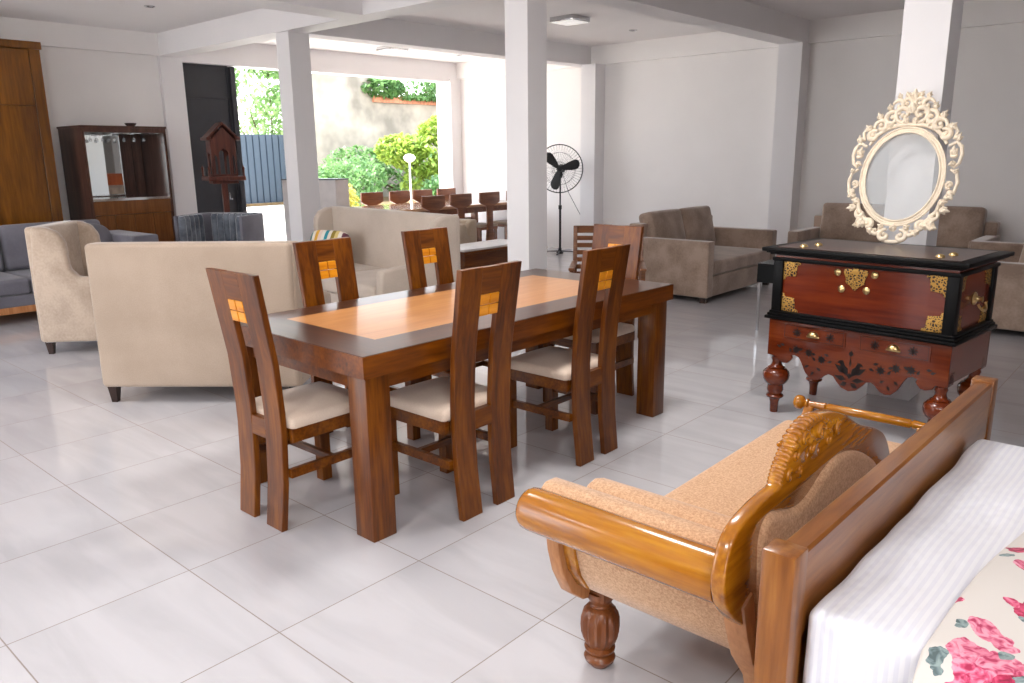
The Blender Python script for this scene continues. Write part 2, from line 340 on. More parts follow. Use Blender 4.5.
    def tube(s, path, rad, n=8, T=None, flat=1.0, cyc=False):
        t = bmesh.new(); P = [Vector(p) for p in path]; k = len(P)
        rads = rad if isinstance(rad, (list, tuple)) else [rad]*k
        prev = None; rings = []
        for i, p in enumerate(P):
            if cyc: d = P[(i+1) % k]-P[i-1]
            else: d = (P[min(i+1, k-1)]-P[max(i-1, 0)])
            d.normalize()
            if prev is None:
                up = Vector((0, 0, 1)) if abs(d.z) < .9 else Vector((0, 1, 0))
                a = d.cross(up).normalized()
            else:
                a = (prev - d*prev.dot(d)).normalized()
            prev = a; c = d.cross(a)
            rings.append([t.verts.new(p + a*rads[i]*math.cos(2*PI*j/n) + c*rads[i]*flat*math.sin(2*PI*j/n)) for j in range(n)])
        pairs = list(zip(rings, rings[1:])) + ([(rings[-1], rings[0])] if cyc else [])
        for a, b2 in pairs:
            for i in range(n): t.faces.new((a[i], a[(i+1) % n], b2[(i+1) % n], b2[i]))
        if not cyc: t.faces.new(rings[0][::-1]); t.faces.new(rings[-1])
        bmesh.ops.recalc_face_normals(t, faces=t.faces[:])
        return s._add(t, T)
    def ball(s, c, r, sc=(1, 1, 1), T=None, seg=12):
        t = bmesh.new(); bmesh.ops.create_uvsphere(t, u_segments=seg, v_segments=max(6, seg//2+2), radius=r)
        bmesh.ops.transform(t, matrix=Matrix.Translation(c) @ Matrix.Diagonal((*sc, 1)), verts=t.verts)
        return s._add(t, T)
    def flat2d(s, loops, depth, bev=0.0, T=None):
        """outline + holes in XY, thickness 'depth' along Z (centred)"""
        cu = D.curves.new('c', 'CURVE'); cu.dimensions = '2D'; cu.fill_mode = 'BOTH'
        for lp in loops:
            sp_ = cu.splines.new('POLY'); sp_.points.add(len(lp)-1); sp_.use_cyclic_u = True
            for p, q in zip(sp_.points, lp): p.co = (q[0], q[1], 0, 1)
        cu.extrude = max(depth/2-bev, 1e-4); cu.bevel_depth = bev; cu.bevel_resolution = 1; cu.offset = -bev
        o = D.objects.new('c', cu); C.objects.link(o)
        dg = bpy.context.evaluated_depsgraph_get(); me = D.meshes.new_from_object(o.evaluated_get(dg))
        C.objects.unlink(o); D.objects.remove(o); D.curves.remove(cu)
        t = bmesh.new(); t.from_mesh(me); D.meshes.remove(me)
        bmesh.ops.remove_doubles(t, verts=t.verts[:], dist=1e-5)
        return s._add(t, T)
    def build(s, name, mat, parent=None, smooth=35, bev=0.0, T=None):
        if T is not None: bmesh.ops.transform(s.bm, matrix=T, verts=s.bm.verts)
        me = D.meshes.new(name); s.bm.to_mesh(me); s.bm.free(); me.materials.append(mat)
        if smooth:
            me.polygons.foreach_set('use_smooth', [True]*len(me.polygons)); me.set_sharp_from_angle(angle=R(smooth))
        o = D.objects.new(name, me); C.objects.link(o)
        if parent: o.parent = parent
        if bev:
            md = o.modifiers.new('edge', 'BEVEL'); md.width = bev; md.segments = 2; md.limit_method = 'ANGLE'; md.angle_limit = R(40)
        return o
def thing(name, label, cat, loc=(0, 0, 0), rz=0.0, group=None):
    o = D.objects.new(name, None); C.objects.link(o); o.empty_display_size = .1
    o.location = loc; o.rotation_euler = (0, 0, rz); o['label'] = label; o['category'] = cat
    if group: o['group'] = group
    return o
def tag(o, label, cat, group=None, kind=None):
    o['label'] = label; o['category'] = cat
    if group: o['group'] = group
    if kind: o['kind'] = kind
    return o
def struct(o): o['kind'] = 'structure'; return o
def copy_tree(root, loc, rz, label, group=None):
    r = root.copy(); C.objects.link(r); r.location = loc; r.rotation_euler = (0, 0, rz); r['label'] = label
    if group: r['group'] = group
    for ch in list(root.children):
        c = ch.copy(); C.objects.link(c); c.parent = r
        for g in list(ch.children):
            d = g.copy(); C.objects.link(d); d.parent = c
    return r
def TR(x, y, z): return Matrix.Translation((x, y, z))
def RX(a): return Matrix.Rotation(R(a), 4, 'X')
def RY(a): return Matrix.Rotation(R(a), 4, 'Y')
def RZ(a): return Matrix.Rotation(R(a), 4, 'Z')

# ================================================================ SETTING
H, CZ = 2.80, 3.07
def skew(x, y): return x + max(0, y-4.5)*.057
def qprism(p, z0, z1, name, mat):   # polygon footprint
    return struct(MB().prism(p, 'z', z0, z1).build(name, mat, None, 0))
struct(MB().box(-6.1, 7.2, -4.0, 9.9, -.12, 0).build('floor', M['tile'], None, 0))
struct(MB().box(-6.5, 7.2, -4.0, 9.9, CZ, CZ+.2).build('ceiling', M['ceiling'], None, 0))
struct(MB().box(-6.35, -6.1, -4.0, 4.45, 0, CZ).box(-6.1, -6.03, -4.0, 4.45, H, CZ).build('wall_left', M['wall'], None, 0))
struct(MB().box(-6.1, 7.2, 9.65, 9.9, 0, CZ).box(-6.1, 7.2, 9.58, 9.65, H, CZ).build('wall_back', M['wall'], None, 0))
struct(MB().box(6.95, 7.2, -.7, 9.65, 0, CZ).box(6.95, 7.2, -4.0, -.7, 2.95, CZ).build('wall_right', M['wall_low_bounce'], None, 0))
w = MB().box(-6.1, -5.4, -4.2, -4.0, 0, CZ).box(-.2, 7.2, -4.2, -4.0, 0, CZ).box(-5.4, -.2, -4.2, -4.0, 2.95, CZ)
struct(w.build('wall_front', M['wall_low_bounce'], None, 0))
# beams
qprism([(-6.1, 4.45), (-6.1, 4.72), (.34, 4.72), (6.95, 4.72), (6.95, 4.45)], H, CZ, 'beam_cross', M['pillar'])
qprism([(-3.42, 4.72), (-3.16, 4.72), (-2.88, 9.65), (-3.14, 9.65)], H, CZ, 'beam_far_left', M['pillar'])
qprism([(-2.19, -4.0), (-1.84, -4.0), (-1.84, 4.45), (-2.19, 4.45)], H, CZ, 'beam_near_left', M['pillar'])
qprism([(.06, 4.72), (.34, 4.72), (.42, 9.65), (.12, 9.65)], H, CZ, 'beam_right', M['pillar'])
qprism([(-6.3, 4.72), (-6.04, 4.72), (-5.76, 9.65), (-6.02, 9.65)], 2.75, CZ, 'beam_opening', M['pillar'])
# pillars
def pillar(name, p): return struct(MB().prism(p, 'z', 0, CZ if 'free' in name else H).build(name.replace('_free', ''), M['pillar'], None, 0))
def rect(x0, x1, y0, y1): return [(x0, y0), (x1, y0), (x1, y1), (x0, y1)]
pillar('pillar_left', rect(-3.405, -3.165, 4.50, 4.76))
pillar('pillar_center_free', rect(-.035, .205, 4.45, 4.69))
pillar('pillar_right_free', rect(2.99, 3.235, 4.45, 4.69))
pillar('pillar_corner', rect(-6.35, -6.03, 4.45, 4.75))
pillar('pillar_back_left', rect(-2.93, -2.67, 9.40, 9.65))
pillar('pillar_back_right', rect(.12, .42, 9.40, 9.65))
pillar('pillar_back_corner', rect(-6.1, -5.74, 9.40, 9.65))
pillar('pillar_front', rect(-2.2, -1.9, -4.15, -3.85))
# ceiling fixtures
def ceiling_light(x, y, label):
    t = thing('ceiling_light', label, 'light', (x, y, CZ))
    MB().box(-.17, .17, -.17, .17, -.055, 0, .004).build('frame', M['chrome'], t, bev=0)
    MB().box(-.155, .155, -.155, .155, -.062, -.052, .003).build('diffuser', M['diffuser'], t)
ceiling_light(-1.55, 7.3, 'square flush ceiling light right of the central pillar')
ceiling_light(-4.95, 7.45, 'square flush ceiling light over the far dining table, left of the central pillar')
for lx, ly, where in ((5.3, -.9, 'farthest right'), (3.2, -1.7, 'right of the camera bay'), (.8, -1.7, 'middle'), (-1.2, -1.7, 'farthest left'), (2.3, 2.7, 'nearest the chest'), (.9, 1.4, 'above the dining table')):
    t = thing('added_fill_panel', 'added square fill light panel out of view, ' + where, 'light', (lx, ly, CZ), 0, 'added fill light panels out of view')  # unseen panel added to go with each fill light
    MB().box(-.31, .31, -.31, .31, -.05, 0, .004).build('frame', M['chrome'], t)
    MB().box(-.29, .29, -.29, .29, -.06, -.048, .003).build('diffuser', M['panel'], t)
def downlight(x, y, z, label):
    t = thing('downlight', label, 'light', (x, y, z))
    MB().lathe([(.0, 0), (.055, 0), (.055, -.008), (.04, -.012), (.036, -.004), (0, -.004)], 20).build('ring', M['chrome'], t)
    MB().lathe([(0, -.003), (.034, -.003), (.034, -.006), (0, -.006)], 16).build('lens', M['black_matte'], t)
downlight(-4.27, 3.56, CZ, 'small round downlight at upper left, near the wardrobe and bar cabinet')
downlight(-1.55, 8.66, CZ, 'small round downlight on the ceiling beside the square light right of centre')
downlight(-4.94, 8.83, CZ, 'small round downlight beyond the square light over the far dining table')

# ================================================================ DINING TABLE
t = thing('dining_table', 'large dark wooden dining table with a golden inlaid top and six chairs around it', 'table', (1.692, 2.237, 0), R(-1.1))
x0, x1, y0, y1 = -.512, .512, -1.070, 1.095
ix0, ix1, iy0, iy1 = -.335, .315, -.862, .862
for (a, b_) in ((y0, iy0), (iy1, y1)): MB().box(x0, x1, a, b_, .68, .767).build('tabletop_end', M['table_dark_x'], t, 0)
for (a, b_) in ((x0, ix0), (ix1, x1)): MB().box(a, b_, iy0, iy1, .68, .767).build('tabletop_side', M['table_dark'], t, 0)
e_ = .003
for q in ((x0-e_, x1+e_, y0-e_, y0), (x0-e_, x1+e_, y1, y1+e_), (x0-e_, x0, y0, y1), (x1, x1+e_, y0, y1)): MB().box(*q, .679, .765).build('edge_band', M['table_side'], t, 0)
MB().box(ix0, ix1, iy0, iy1, .70, .767).build('tabletop_inlay', M['inlay_top'], t, 0)['label'] = 'golden brown inlaid panel of the tabletop'
MB().box(x0+.05, x1-.05, y0+.05, y0+.075, .61, .68).box(x0+.05, x1-.05, y1-.075, y1-.05, .61, .68).box(x0+.05, x0+.075, y0+.05, y1-.05, .61, .68).box(x1-.075, x1-.05, y0+.05, y1-.05, .61, .68).build('apron', M['table_side'], t, 0)
for a, b_ in ((x1-.135, y0+.02), (x1-.135, y1-.135), (x0+.02, y0+.02), (x0+.02, y1-.135)):
    MB().box(a, a+.115, b_, b_+.115, 0, .68, .004).build('leg', M['chair_wood'], t, 30)

# ================================================================ DINING CHAIRS  (front = local +y, origin under the back)
def back_y(z):   # rear face
    pts = [(0, .008), (.2, .030), (.45, .040), (.7, .024), (1.06, -.032)]
    for (a, b), (c, d) in zip(pts, pts[1:]):
        if z <= c: k = (z-a)/(c-a); return b+(d-b)*k
    return pts[-1][1]
def dining_chair(loc, rz, label):
    t = thing('dining_chair', label, 'chair', loc, rz, 'dining chairs around the large table')
    zs = [0, .1, .2, .3, .4, .5, .6, .7, .82, .94, 1.06]
    th = .028
    def plank(side):
        tmp = bmesh.new(); rings = []
        for z in zs:
            k = z/1.06; xo = (.163+.014*k)*side; xi = (.046+.008*k)*side; yb = back_y(z)
            rings.append([tmp.verts.new(p) for p in ((xo, yb, z), (xi, yb, z), (xi, yb+th, z), (xo, yb+th, z))])
        for a, b in zip(rings, rings[1:]):
            for i in range(4): tmp.faces.new((a[i], a[(i+1) % 4], b[(i+1) % 4], b[i]))
        tmp.faces.new(rings[0][::-1]); tmp.faces.new(rings[-1])
        bmesh.ops.recalc_face_normals(tmp, faces=tmp.faces[:])
        return MB()._add(tmp)
    for s_ in (-1, 1): plank(s_).build('back_leg', M['chair_wood'], t, 40, .003)
    def slab(za, zb, w, dy=0.0, tt=th):
        ya, yb = back_y(za)+dy, back_y(zb)+dy
        return MB().prism([(ya, za), (yb, zb), (yb+tt, zb), (ya+tt, za)], 'x', -w, w)
    slab(.948, 1.058, .055).build('top_rail', M['chair_wood_x'], t, 0)
    slab(.372, .452, .05).build('lower_rail', M['chair_wood_x'], t, 0)
    m_ = MB()
    for i in (0, 1):
        for j in (0, 1):
            za = .858+.0460*j; zb = za+.0425; ya, yb = back_y(za)-.002, back_y(zb)-.002
            xa = -.053+.0565*i; m_.prism([(ya, za), (yb, zb), (yb+th+.004, zb), (ya+th+.004, za)], 'x', xa, xa+.0495, .002)
    m_.build('inlay_block', M['chair_block'], t, 0)['label'] = 'four small orange wooden inlay blocks'
    # seat frame
    f = .072
    MB().box(-.195, -.17, f, .47, .375, .432).box(.17, .195, f, .47, .375, .432).box(-.17, .17, .45, .475, .375, .432).box(-.15, .15, f, .125, .375, .432).build('seat_frame', M['chair_wood_x'], t, 0, .002)
    for s_ in (-1, 1):
        MB().box(s_*.20, s_*.147, .43, .482, 0, .43).build('front_leg', M['chair_wood'], t, 0, .003)
        MB().box(s_*.185, s_*.163, f-.012, .44, .225, .262).build('stretcher', M['chair_wood_x'], t, 0)
    MB().box(-.165, .165, .27, .292, .228, .256).build('stretcher', M['chair_wood_x'], t, 0)
    MB().rsoft(-.20, .20, .070, .487, .424, .474, .022, puff=(0, 0, .95), cuts=11).build('seat', M['seat'], t, 60)
    return t
ch = dining_chair((1.640, .985, 0), 0, 'dining chair at the near left end of the large table')
GR = 'dining chairs around the large table'
copy_tree(ch, (2.312, 1.70, 0), R(90), 'dining chair with its back to the camera, nearest the carved daybed arm')
copy_tree(ch, (2.33, 2.49, 0), R(90), 'dining chair with its back to the camera, farther one near the chest')
copy_tree(ch, (.935, 1.90, 0), R(-90), 'dining chair across the table, standing before the end of the large cream sofa back')
copy_tree(ch, (.930, 2.64, 0), R(-90), 'dining chair across the table, standing before the cream sofa that faces the camera')
copy_tree(ch, (1.72, 3.50, 0), R(180), 'dining chair at the far end of the big table, in front of the slatted armchair')

# ================================================================ CARVED SETTEE (daybed)
t = thing('carved_daybed', 'honey coloured carved wooden daybed with apricot speckled upholstery beside the bed', 'daybed', (3.5, 1.75, 0))
OX, OY = 3.5, 1.75
def W2(o): return TR(-OX, -OY, 0)
T0 = TR(-OX, -OY, 0)
leg_prof = [(.0, .002), (.026, .002), (.033, .012), (.044, .022), (.047, .032), (.042, .042), (.034, .047), (.036, .052), (.044, .056), (.046, .064), (.036, .070), (.040, .076), (.050, .09), (.056, .11), (.058, .135), (.057, .16), (.052, .18), (.042, .192), (.030, .198), (.034, .204), (.030, .21), (.036, .222), (.044, .235), (.044, .25), (0, .25)]
def sleg(x, y, name='leg'):
    m_ = MB().lathe(leg_prof, 56, TR(x, y, 0), flutes=(.08, .19, 14, .13)); m_.box(x-.036, x+.036, y-.036, y+.036, .225, .285, .008)
    return m_.build(name, M['settee_leg'], t, 40, T=T0)
sleg(3.275, 1.135); sleg(3.275, 2.40)
# rear saber legs
for yy, sg_ in ((1.0, 1), (2.35, -1)):
    MB().prism([(yy-.135*sg_, .54), (yy-.09*sg_, .56), (yy-.05*sg_, .42), (yy+.01*sg_, .33), (yy+.07*sg_, .27), (yy+.12*sg_, .12), (yy+.20*sg_, 0), (yy+.13*sg_, 0), (yy+.05*sg_, .14), (yy-.0*sg_, .28), (yy-.07*sg_, .37), (yy-.11*sg_, .46)] if sg_ > 0 else [(yy, .31), (yy+.06, .31), (yy+.05, .16), (yy-.04, 0), (yy-.10, 0), (yy-.01, .16)], 'x', 3.775, 3.83, .006).build('rear_leg', M['settee_pale'], t, 40, T=T0)
# rails
MB().box(3.245, 3.285, 1.13, 2.46, .225, .33, .006).build('front_rail', M['settee'], t, 40, T=T0)
MB().box(3.785, 3.825, 1.06, 2.46, .225, .33, .006).build('rear_rail', M['settee'], t, 40, T=T0)
MB().box(3.25, 3.82, 2.44, 2.475, .22, .33, .006).build('end_rail', M['settee_x'], t, 40, T=T0)
# seat
MB().rsoft(3.262, 3.79, 1.16, 2.455, .29, .43, .035, puff=(0, 0, .04), cuts=15).build('seat', M['settee_fabric'], t, 60, T=T0)
# near roll arm
def rollpath(): return [(3.215, .872, .588), (3.222, .872, .588), (3.232, .872, .588), (3.25, .872, .588), (3.775, .872, .588)]
rr_ = MB().tube(rollpath(), [.040, .050, .0555, .0575, .0575], 28)
rr_.build('arm_roll', M['settee_x'], t, 50, T=T0)
# S-shaped front facing of the arm
outer = [(.925, .545), (.945, .50), (.955, .43), (.975, .36), (1.015, .285), (1.07, .24), (1.135, .222), (1.17, .222)]
inner = [(1.17, .29), (1.12, .30), (1.07, .325), (1.03, .37), (1.005, .43), (.99, .50), (.97, .56)]
MB().prism(outer+inner, 'x', 3.218, 3.262, .006).build('arm_front', M['settee_pale'], t, 40, T=T0)
MB().prism([(.93, .57), (.96, .50), (.972, .43), (.99, .37), (1.03, .31), (1.08, .272), (1.13, .262), (1.13, .29), (1.04, .35), (1.01, .43), (.99, .57)], 'x', 3.262, 3.30, .004).build('arm_bracket', M['settee'], t, 40, T=T0)
# fabric shell outside/inside of the arm, swept along x
prof = [(.955, .575), (.968, .50), (.982, .43), (1.005, .36), (1.045, .30), (1.10, .27), (1.18, .262), (1.30, .30), (1.42, .40), (1.44, .435), (1.33, .472), (1.24, .53), (1.17, .572), (1.12, .57), (1.075, .57), (1.045, .565), (1.01, .60), (.975, .62), (.935, .62), (.90, .61)]
MB().prism(prof, 'x', 3.285, 3.78, .008).build('arm_upholstery', M['settee_fabric'], t, 50, T=T0)
MB().prism([(.90, .58), (.905, .625), (.93, .645), (.972, .643), (.996, .625), (1.006, .59), (.99, .56)], 'x', 3.230, 3.78, .008).build('arm_pad', M['settee_fabric'], t, 50, T=T0)
MB().prism([(1.035, .55), (1.04, .585), (1.06, .604), (1.095, .612), (1.13, .602), (1.19, .568), (1.28, .525), (1.38, .46), (1.44, .43), (1.3, .40), (1.1, .44)], 'x', 3.275, 3.78, .008).build('bolster', M['settee_fabric'], t, 50, T=T0)
# far end bar with finials
def barprof(L): return [(0, 0), (.018, .0), (.029, .008), (.031, .02), (.029, .034), (.018, .042), (.014, .047), (.022, .052), (.022, .058), (.013, .064), (.015, .10), (.018, .13), (.012, .136), (.018, .142), (.0185, L/2), (.018, L-.142), (.012, L-.136), (.018, L-.13), (.015, L-.10), (.013, L-.064), (.022, L-.058), (.022, L-.052), (.014, L-.047), (.018, L-.042), (.029, L-.034), (.031, L-.02), (.029, L-.008), (.018, L), (0, L)]
MB().lathe(barprof(.60), 20, TR(3.235, 2.62, .45) @ RY(90)).build('end_bar', M['settee_x'], t, 50, T=T0)
for xx in (3.30, 3.74):
    MB().prism([(2.44, .24), (2.50, .25), (2.57, .31), (2.61, .38), (2.635, .44), (2.605, .445), (2.57, .40), (2.52, .345), (2.44, .32)], 'x', xx-.018, xx+.018, .004).build('end_bracket', M['settee'], t, 40, T=T0)
# back: 2D outline in (y,z) plane, extruded along x
def smooth_loop(pts, it=3):
    for _ in range(it):
        q = []
        for i, p in enumerate(pts):
            n_ = pts[(i+1) % len(pts)]
            q += [(p[0]*.75+n_[0]*.25, p[1]*.75+n_[1]*.25), (p[0]*.25+n_[0]*.75, p[1]*.25+n_[1]*.75)]
        pts = q
    return pts
YZX = Matrix(((0, 0, 1, 0), (1, 0, 0, 0), (0, 1, 0, 0), (0, 0, 0, 1)))   # (x,y,z)->(z,x,y)
bo = [(1.0, 0.3), (0.985, 0.4), (0.91, 0.465), (0.815, 0.54), (0.777, 0.61), (0.782, 0.68), (0.823, 0.735), (0.92, 0.753), (0.995, 0.758), (1.04, 0.758), (1.055, 0.795), (1.09, 0.835), (1.145, 0.862), (1.215, 0.875), (1.315, 0.865), (1.415, 0.835), (1.495, 0.795), (1.555, 0.765), (1.635, 0.735), (1.715, 0.71), (1.795, 0.675), (1.865, 0.61), (1.905, 0.54), (1.95, 0.4), (1.93, 0.3)]
bi = [(.985, .36), (.955, .50), (.94, .60), (.935, .685), (.97, .72), (1.03, .705), (1.13, .672), (1.21, .680), (1.29, .715), (1.39, .730), (1.54, .695), (1.69, .622), (1.745, .56), (1.76, .46), (1.74, .36)]
holes = []
def hole(cy, cz, ry, rz_, a=0):
    return [(cy+ry*math.cos(k)*math.cos(a)-rz_*math.sin(k)*math.sin(a), cz+ry*math.cos(k)*math.sin(a)+rz_*math.sin(k)*math.cos(a)) for k in [2*PI*i/12 for i in range(12)]]
for hcy, hcz, a_, b_, an in ((1.34, .800, .006, .013, -.5), (1.40, .785, .006, .009, .6), (1.25, .818, .006, .012, .4), (1.225, .775, .008, .012, -.4), (1.16, .805, .005, .011, .5), (1.30, .765, .006, .010, 0)):
    holes.append(hole(hcy-.045, hcz+.02, a_*1.25, b_*1.2, an))
lean = Matrix.Shear('XY', 4, (0, 0)) 
LB = TR(3.806, 0, 0)
backf = MB().flat2d([smooth_loop(bo), smooth_loop(bi)]+holes, .034, .006, T=LB @ YZX)
backf.build('back_frame', M['settee'], t, 45, T=T0)
MB().flat2d([smooth_loop([(p[0]+(1.35-p[0])*-.03, p[1]+.004) for p in bi])], .060, .02, T=LB @ YZX).build('back_upholstery', M['settee_fabric'], t, 50, T=T0)
# carved leaf work on the crest
crv = MB()
for i in range(12):   # ridged acanthus running up the front edge of the crest
    k = i/11; y_, z_ = 1.082+.07*k-.014*math.sin(PI*k), .735+.085*k
    crv.ball((3.806, y_-.045, z_+.02), .009, (2.1, .62, 1.0), seg=10)
for i in range(14):
    k = i/13; y_, z_ = 1.16+.26*k, .828+.026*math.sin(PI*min(1, k*1.3))-.022*k*k
    crv.ball((3.806, y_-.045, z_+.02), .011, (1.9, .85, .95), seg=10)
def scroll2(cx, cy, r0, turns, a0, sgn=1, n=26, shrink=.16):
    out = []
    for i in range(n+1):
        k = i/n; a = a0+sgn*turns*2*PI*k; r = r0*(1-k)+r0*shrink*k
        out.append((cx+r*math.cos(a), cy+r*math.sin(a)))
    return out
for (cy, cz, r_0, a0, sg) in ((1.15, .795, .022, 2.2, -1), (1.20, .818, .020, 0, 1), (1.245, .785, .024, 2.5, -1), (1.30, .808, .022, .5, 1), (1.355, .775, .022, 2.0, -1), (1.42, .782, .018, 1.0, 1), (1.12, .752, .014, 1, 1), (1.18, .748, .016, 3, 1)):
    for xs in (3.789, 3.824):
        crv.tube([(xs, p[0]-.045, p[1]+.02) for p in scroll2(cy, cz, r_0, 1.1, a0, sg)], [.0065*(1-.5*i/26) for i in range(27)], 7)
crv.build('carved_crest', M['settee'], t, 60, T=T0)['label'] = 'pierced carved leaf scrollwork'
m_ = MB()
for i in range(5): m_.ball((3.80, 1.93+.028*i, .50+.012*math.sin(i*1.4)), .025, (1.2, .6, .9), seg=10)
m_.tube([(3.80, p[0], p[1]) for p in scroll2(1.96, .47, .05, 1.2, 2.0, -1)], .012, 8)
m_.tube([(3.805, 1.90, .44), (3.805, 2.0, .36), (3.805, 2.2, .32), (3.805, 2.40, .31)], [.02, .02, .017, .012], 8)
m_.build('carved_scroll', M['settee'], t, 60, T=T0)

# ================================================================ BED
t = thing('bed', 'wooden bed whose panelled footboard stands right beside the carved daybed', 'bed', (4.918, 1.428, 0), R(-1.35))
T1 = TR(-4.9, -1.45, 0)
for y_ in (.70, 2.17): MB().box(3.925, 3.989, y_, y_+.06, 0, .782, .004).build('bedpost', M['bed_z'], t, 40, T=T1)
MB().prism([(3.935, .60), (3.935, .768), (3.941, .774), (3.979, .774), (3.985, .768), (3.985, .60)], 'y', .757, 2.172).build('top_rail', M['bed'], t, 20, T=T1)
MB().box(3.945, 3.975, .757, 2.172, .22, .70).build('foot_panel', M['bed'], t, 0, T=T1)
MB().box(3.937, 3.983, .757, 2.172, .14, .24, .004).build('lower_rail', M['bed'], t, 0, T=T1)
for y_ in (.715, 2.18): MB().box(4.005, 5.95, y_, y_+.03, .20, .36, .004).build('side_rail', M['bed'], t, 0, T=T1)
for y_ in (.70, 2.155): MB().box(5.93, 6.01, y_, y_+.075, 0, 1.1, .004).build('bedpost', M['bed_z'], t, 40, T=T1)
MB().box(5.95, 5.99, .775, 2.155, .22, 1.05).build('headboard', M['bed'], t, 0, T=T1)
def msag(p):
    x, y, z = p
    f = .002*math.sin(x*9+y*4)+.003*math.sin(y*17-x*6)+.002*math.sin(x*31+y*11)
    return Vector((x+.001*math.sin(y*23)+.001*math.sin(z*25+y*31), y+.003*math.sin(x*14+z*9), z+(f if z > .5 else 0)))
mt = MB().rsoft(3.995, 5.93, .755, 1.985, .36, .657, .022, cuts=63, warp=msag).build('mattress', M['sheet'], None, 60, T=TR(-4.9, -1.45, -.36))
mt.location = (4.918, 1.428, .36); mt.rotation_euler = (0, 0, R(-1.35)); tag(mt, 'thick mattress under a white striped satin sheet behind the wooden footboard', 'mattress')
def bl(p):
    x, y, z = p
    e = max(0, 1-abs(x-4.205)/.03)
    return Vector((x+.004*math.sin(y*5)+.06*(y-.7), y, z-1.5*max(0, .755-y)+.010*math.sin(y*7+x*3)+.006*math.sin(x*13-y*9)+.006*max(0, 1-abs(x-4.235)/.035)))
bk = MB().rsoft(4.190, 5.6, .69, 1.96, .672, .692, .009, cuts=45, warp=bl).build('floral_quilt', M['floral'], None, 60, T=TR(-4.0, -.7, -.62))
bk.location = (4.003, .68, .62); bk.rotation_euler = (0, 0, R(-1.35)); tag(bk, 'cream quilt printed with pink and crimson roses lying on the white mattress', 'quilt')

# ================================================================ CHEST ON STAND
CH = thing('brass_bound_chest', 'red brown wooden chest with black mouldings and pierced brass corners on turned legs', 'chest', (3.125, 3.65, 0), R(-6.0))
t = CH; hw, dp = .485, .57
# local: front = -y at y=0, x in [-hw,hw], back at y=dp
MB().box(-hw+.02, hw-.02, .02, dp-.02, .60, .905, 0).build('body', M['chest_red'], t, 0)
for xa in (-hw+.003, hw-.058):
    for ya in (.003, dp-.058): MB().box(xa, xa+.055, ya, ya+.055, .60, .905, .003).build('corner_post', M['black'], t, 30)
bmld = MB()
for (e, za, zb) in ((.022, .565, .583), (.012, .583, .598), (.004, .598, .612)): bmld.box(-hw-e, hw+e, -e, dp+e, za, zb, .003)
bmld.build('base_moulding', M['black'], t, 30)
MB().box(-hw+.01, hw-.01, .01, dp-.01, .915, .940).build('frieze', M['chest_red'], t, 0)
lm = MB().box(-hw-.004, hw+.004, -.004, dp+.004, .895, .915, .004)
for (e, za, zb) in ((.014, .930, .939), (.03, .939, .949), (.048, .949, .970)): lm.box(-hw-e, hw+e, -e, dp+e, za, zb, .004)
lm.build('lid_moulding', M['black'], t, 30)
MB().box(-hw+.012, hw-.012, .012, dp-.012, .9695, .9725).build('lid_panel', M['chest_top'], t, 0)
for (a, b_) in ((-.36, .10), (-.335, .22), (.345, .12), (.365, .24)): MB().lathe([(0, 0), (.022, 0), (.020, .008), (.010, .014), (0, .016)], 16, TR(a, b_, .9725)).build('lid_stud', M['brass'], t, 60)
def corner_plate(T):
    p = [(0, 0), (.10, 0), (.098, .012), (.082, .018), (.078, .05), (.074, .078), (.05, .080), (.018, .084), (.012, .10), (0, .102)]
    return MB().flat2d([p], .004, .001, T=T)
XZ = RX(90)
for (px, pz, fx, fz) in ((-hw+.058, .613, 1, 1), (hw-.058, .613, -1, 1), (-hw+.058, .893, 1, -1), (hw-.058, .893, -1, -1)):
    corner_plate(TR(px, .018, pz) @ XZ @ Matrix.Diagonal((fx, fz, 1, 1))).build('brass_corner', M['fret'], t, 40)
for (py, pz, fy, fz) in ((.058, .613, 1, 1), (dp-.058, .613, -1, 1), (.058, .893, 1, -1), (dp-.058, .893, -1, -1)):
    corner_plate(TR(hw-.018, py, pz) @ RZ(90) @ XZ @ Matrix.Diagonal((fy, fz, 1, 1))).build('brass_corner', M['fret'], t, 40)
esc = smooth_loop([(-.062, .03), (-.058, .052), (-.02, .05), (0, .060), (.02, .05), (.058, .052), (.062, .03), (.045, .0), (.05, -.02), (.02, -.035), (0, -.062), (-.02, -.035), (-.05, -.02), (-.045, .0)], 2)
MB().flat2d([[(p[0]*1.05, p[1]*1.05) for p in esc]], .005, .001, T=TR(-.02, .016, .832) @ XZ).box(-.035, -.005, .008, .016, .888, .906, .002).ball((-.02, .012, .838), .012, (1, .6, 1)).build('lock_plate', M['fret'], t, 40)
for (a, b_) in ((-.118, .862), (-.09, .775), (.078, .865), (.042, .780)):
    MB().lathe([(0, 0), (.017, 0), (.019, .005), (.012, .012), (0, .016)], 18, TR(a, .019, b_) @ RX(90)).build('brass_stud', M['brass'], t, 60)
# side ring handle
hm = MB().lathe([(0, 0), (.034, 0), (.03, .006), (.016, .010), (.010, .03), (.016, .038), (0, .042)], 20, TR(hw-.018, .30, .755) @ RY(90))
hm.tube([(hw+.016+.018*math.sin(a), .30+.05*math.cos(a), .735-.035*math.sin(a)) for a in [PI*i/12 for i in range(13)]], .006, 8)
hm.build('side_handle', M['brass'], t, 60)
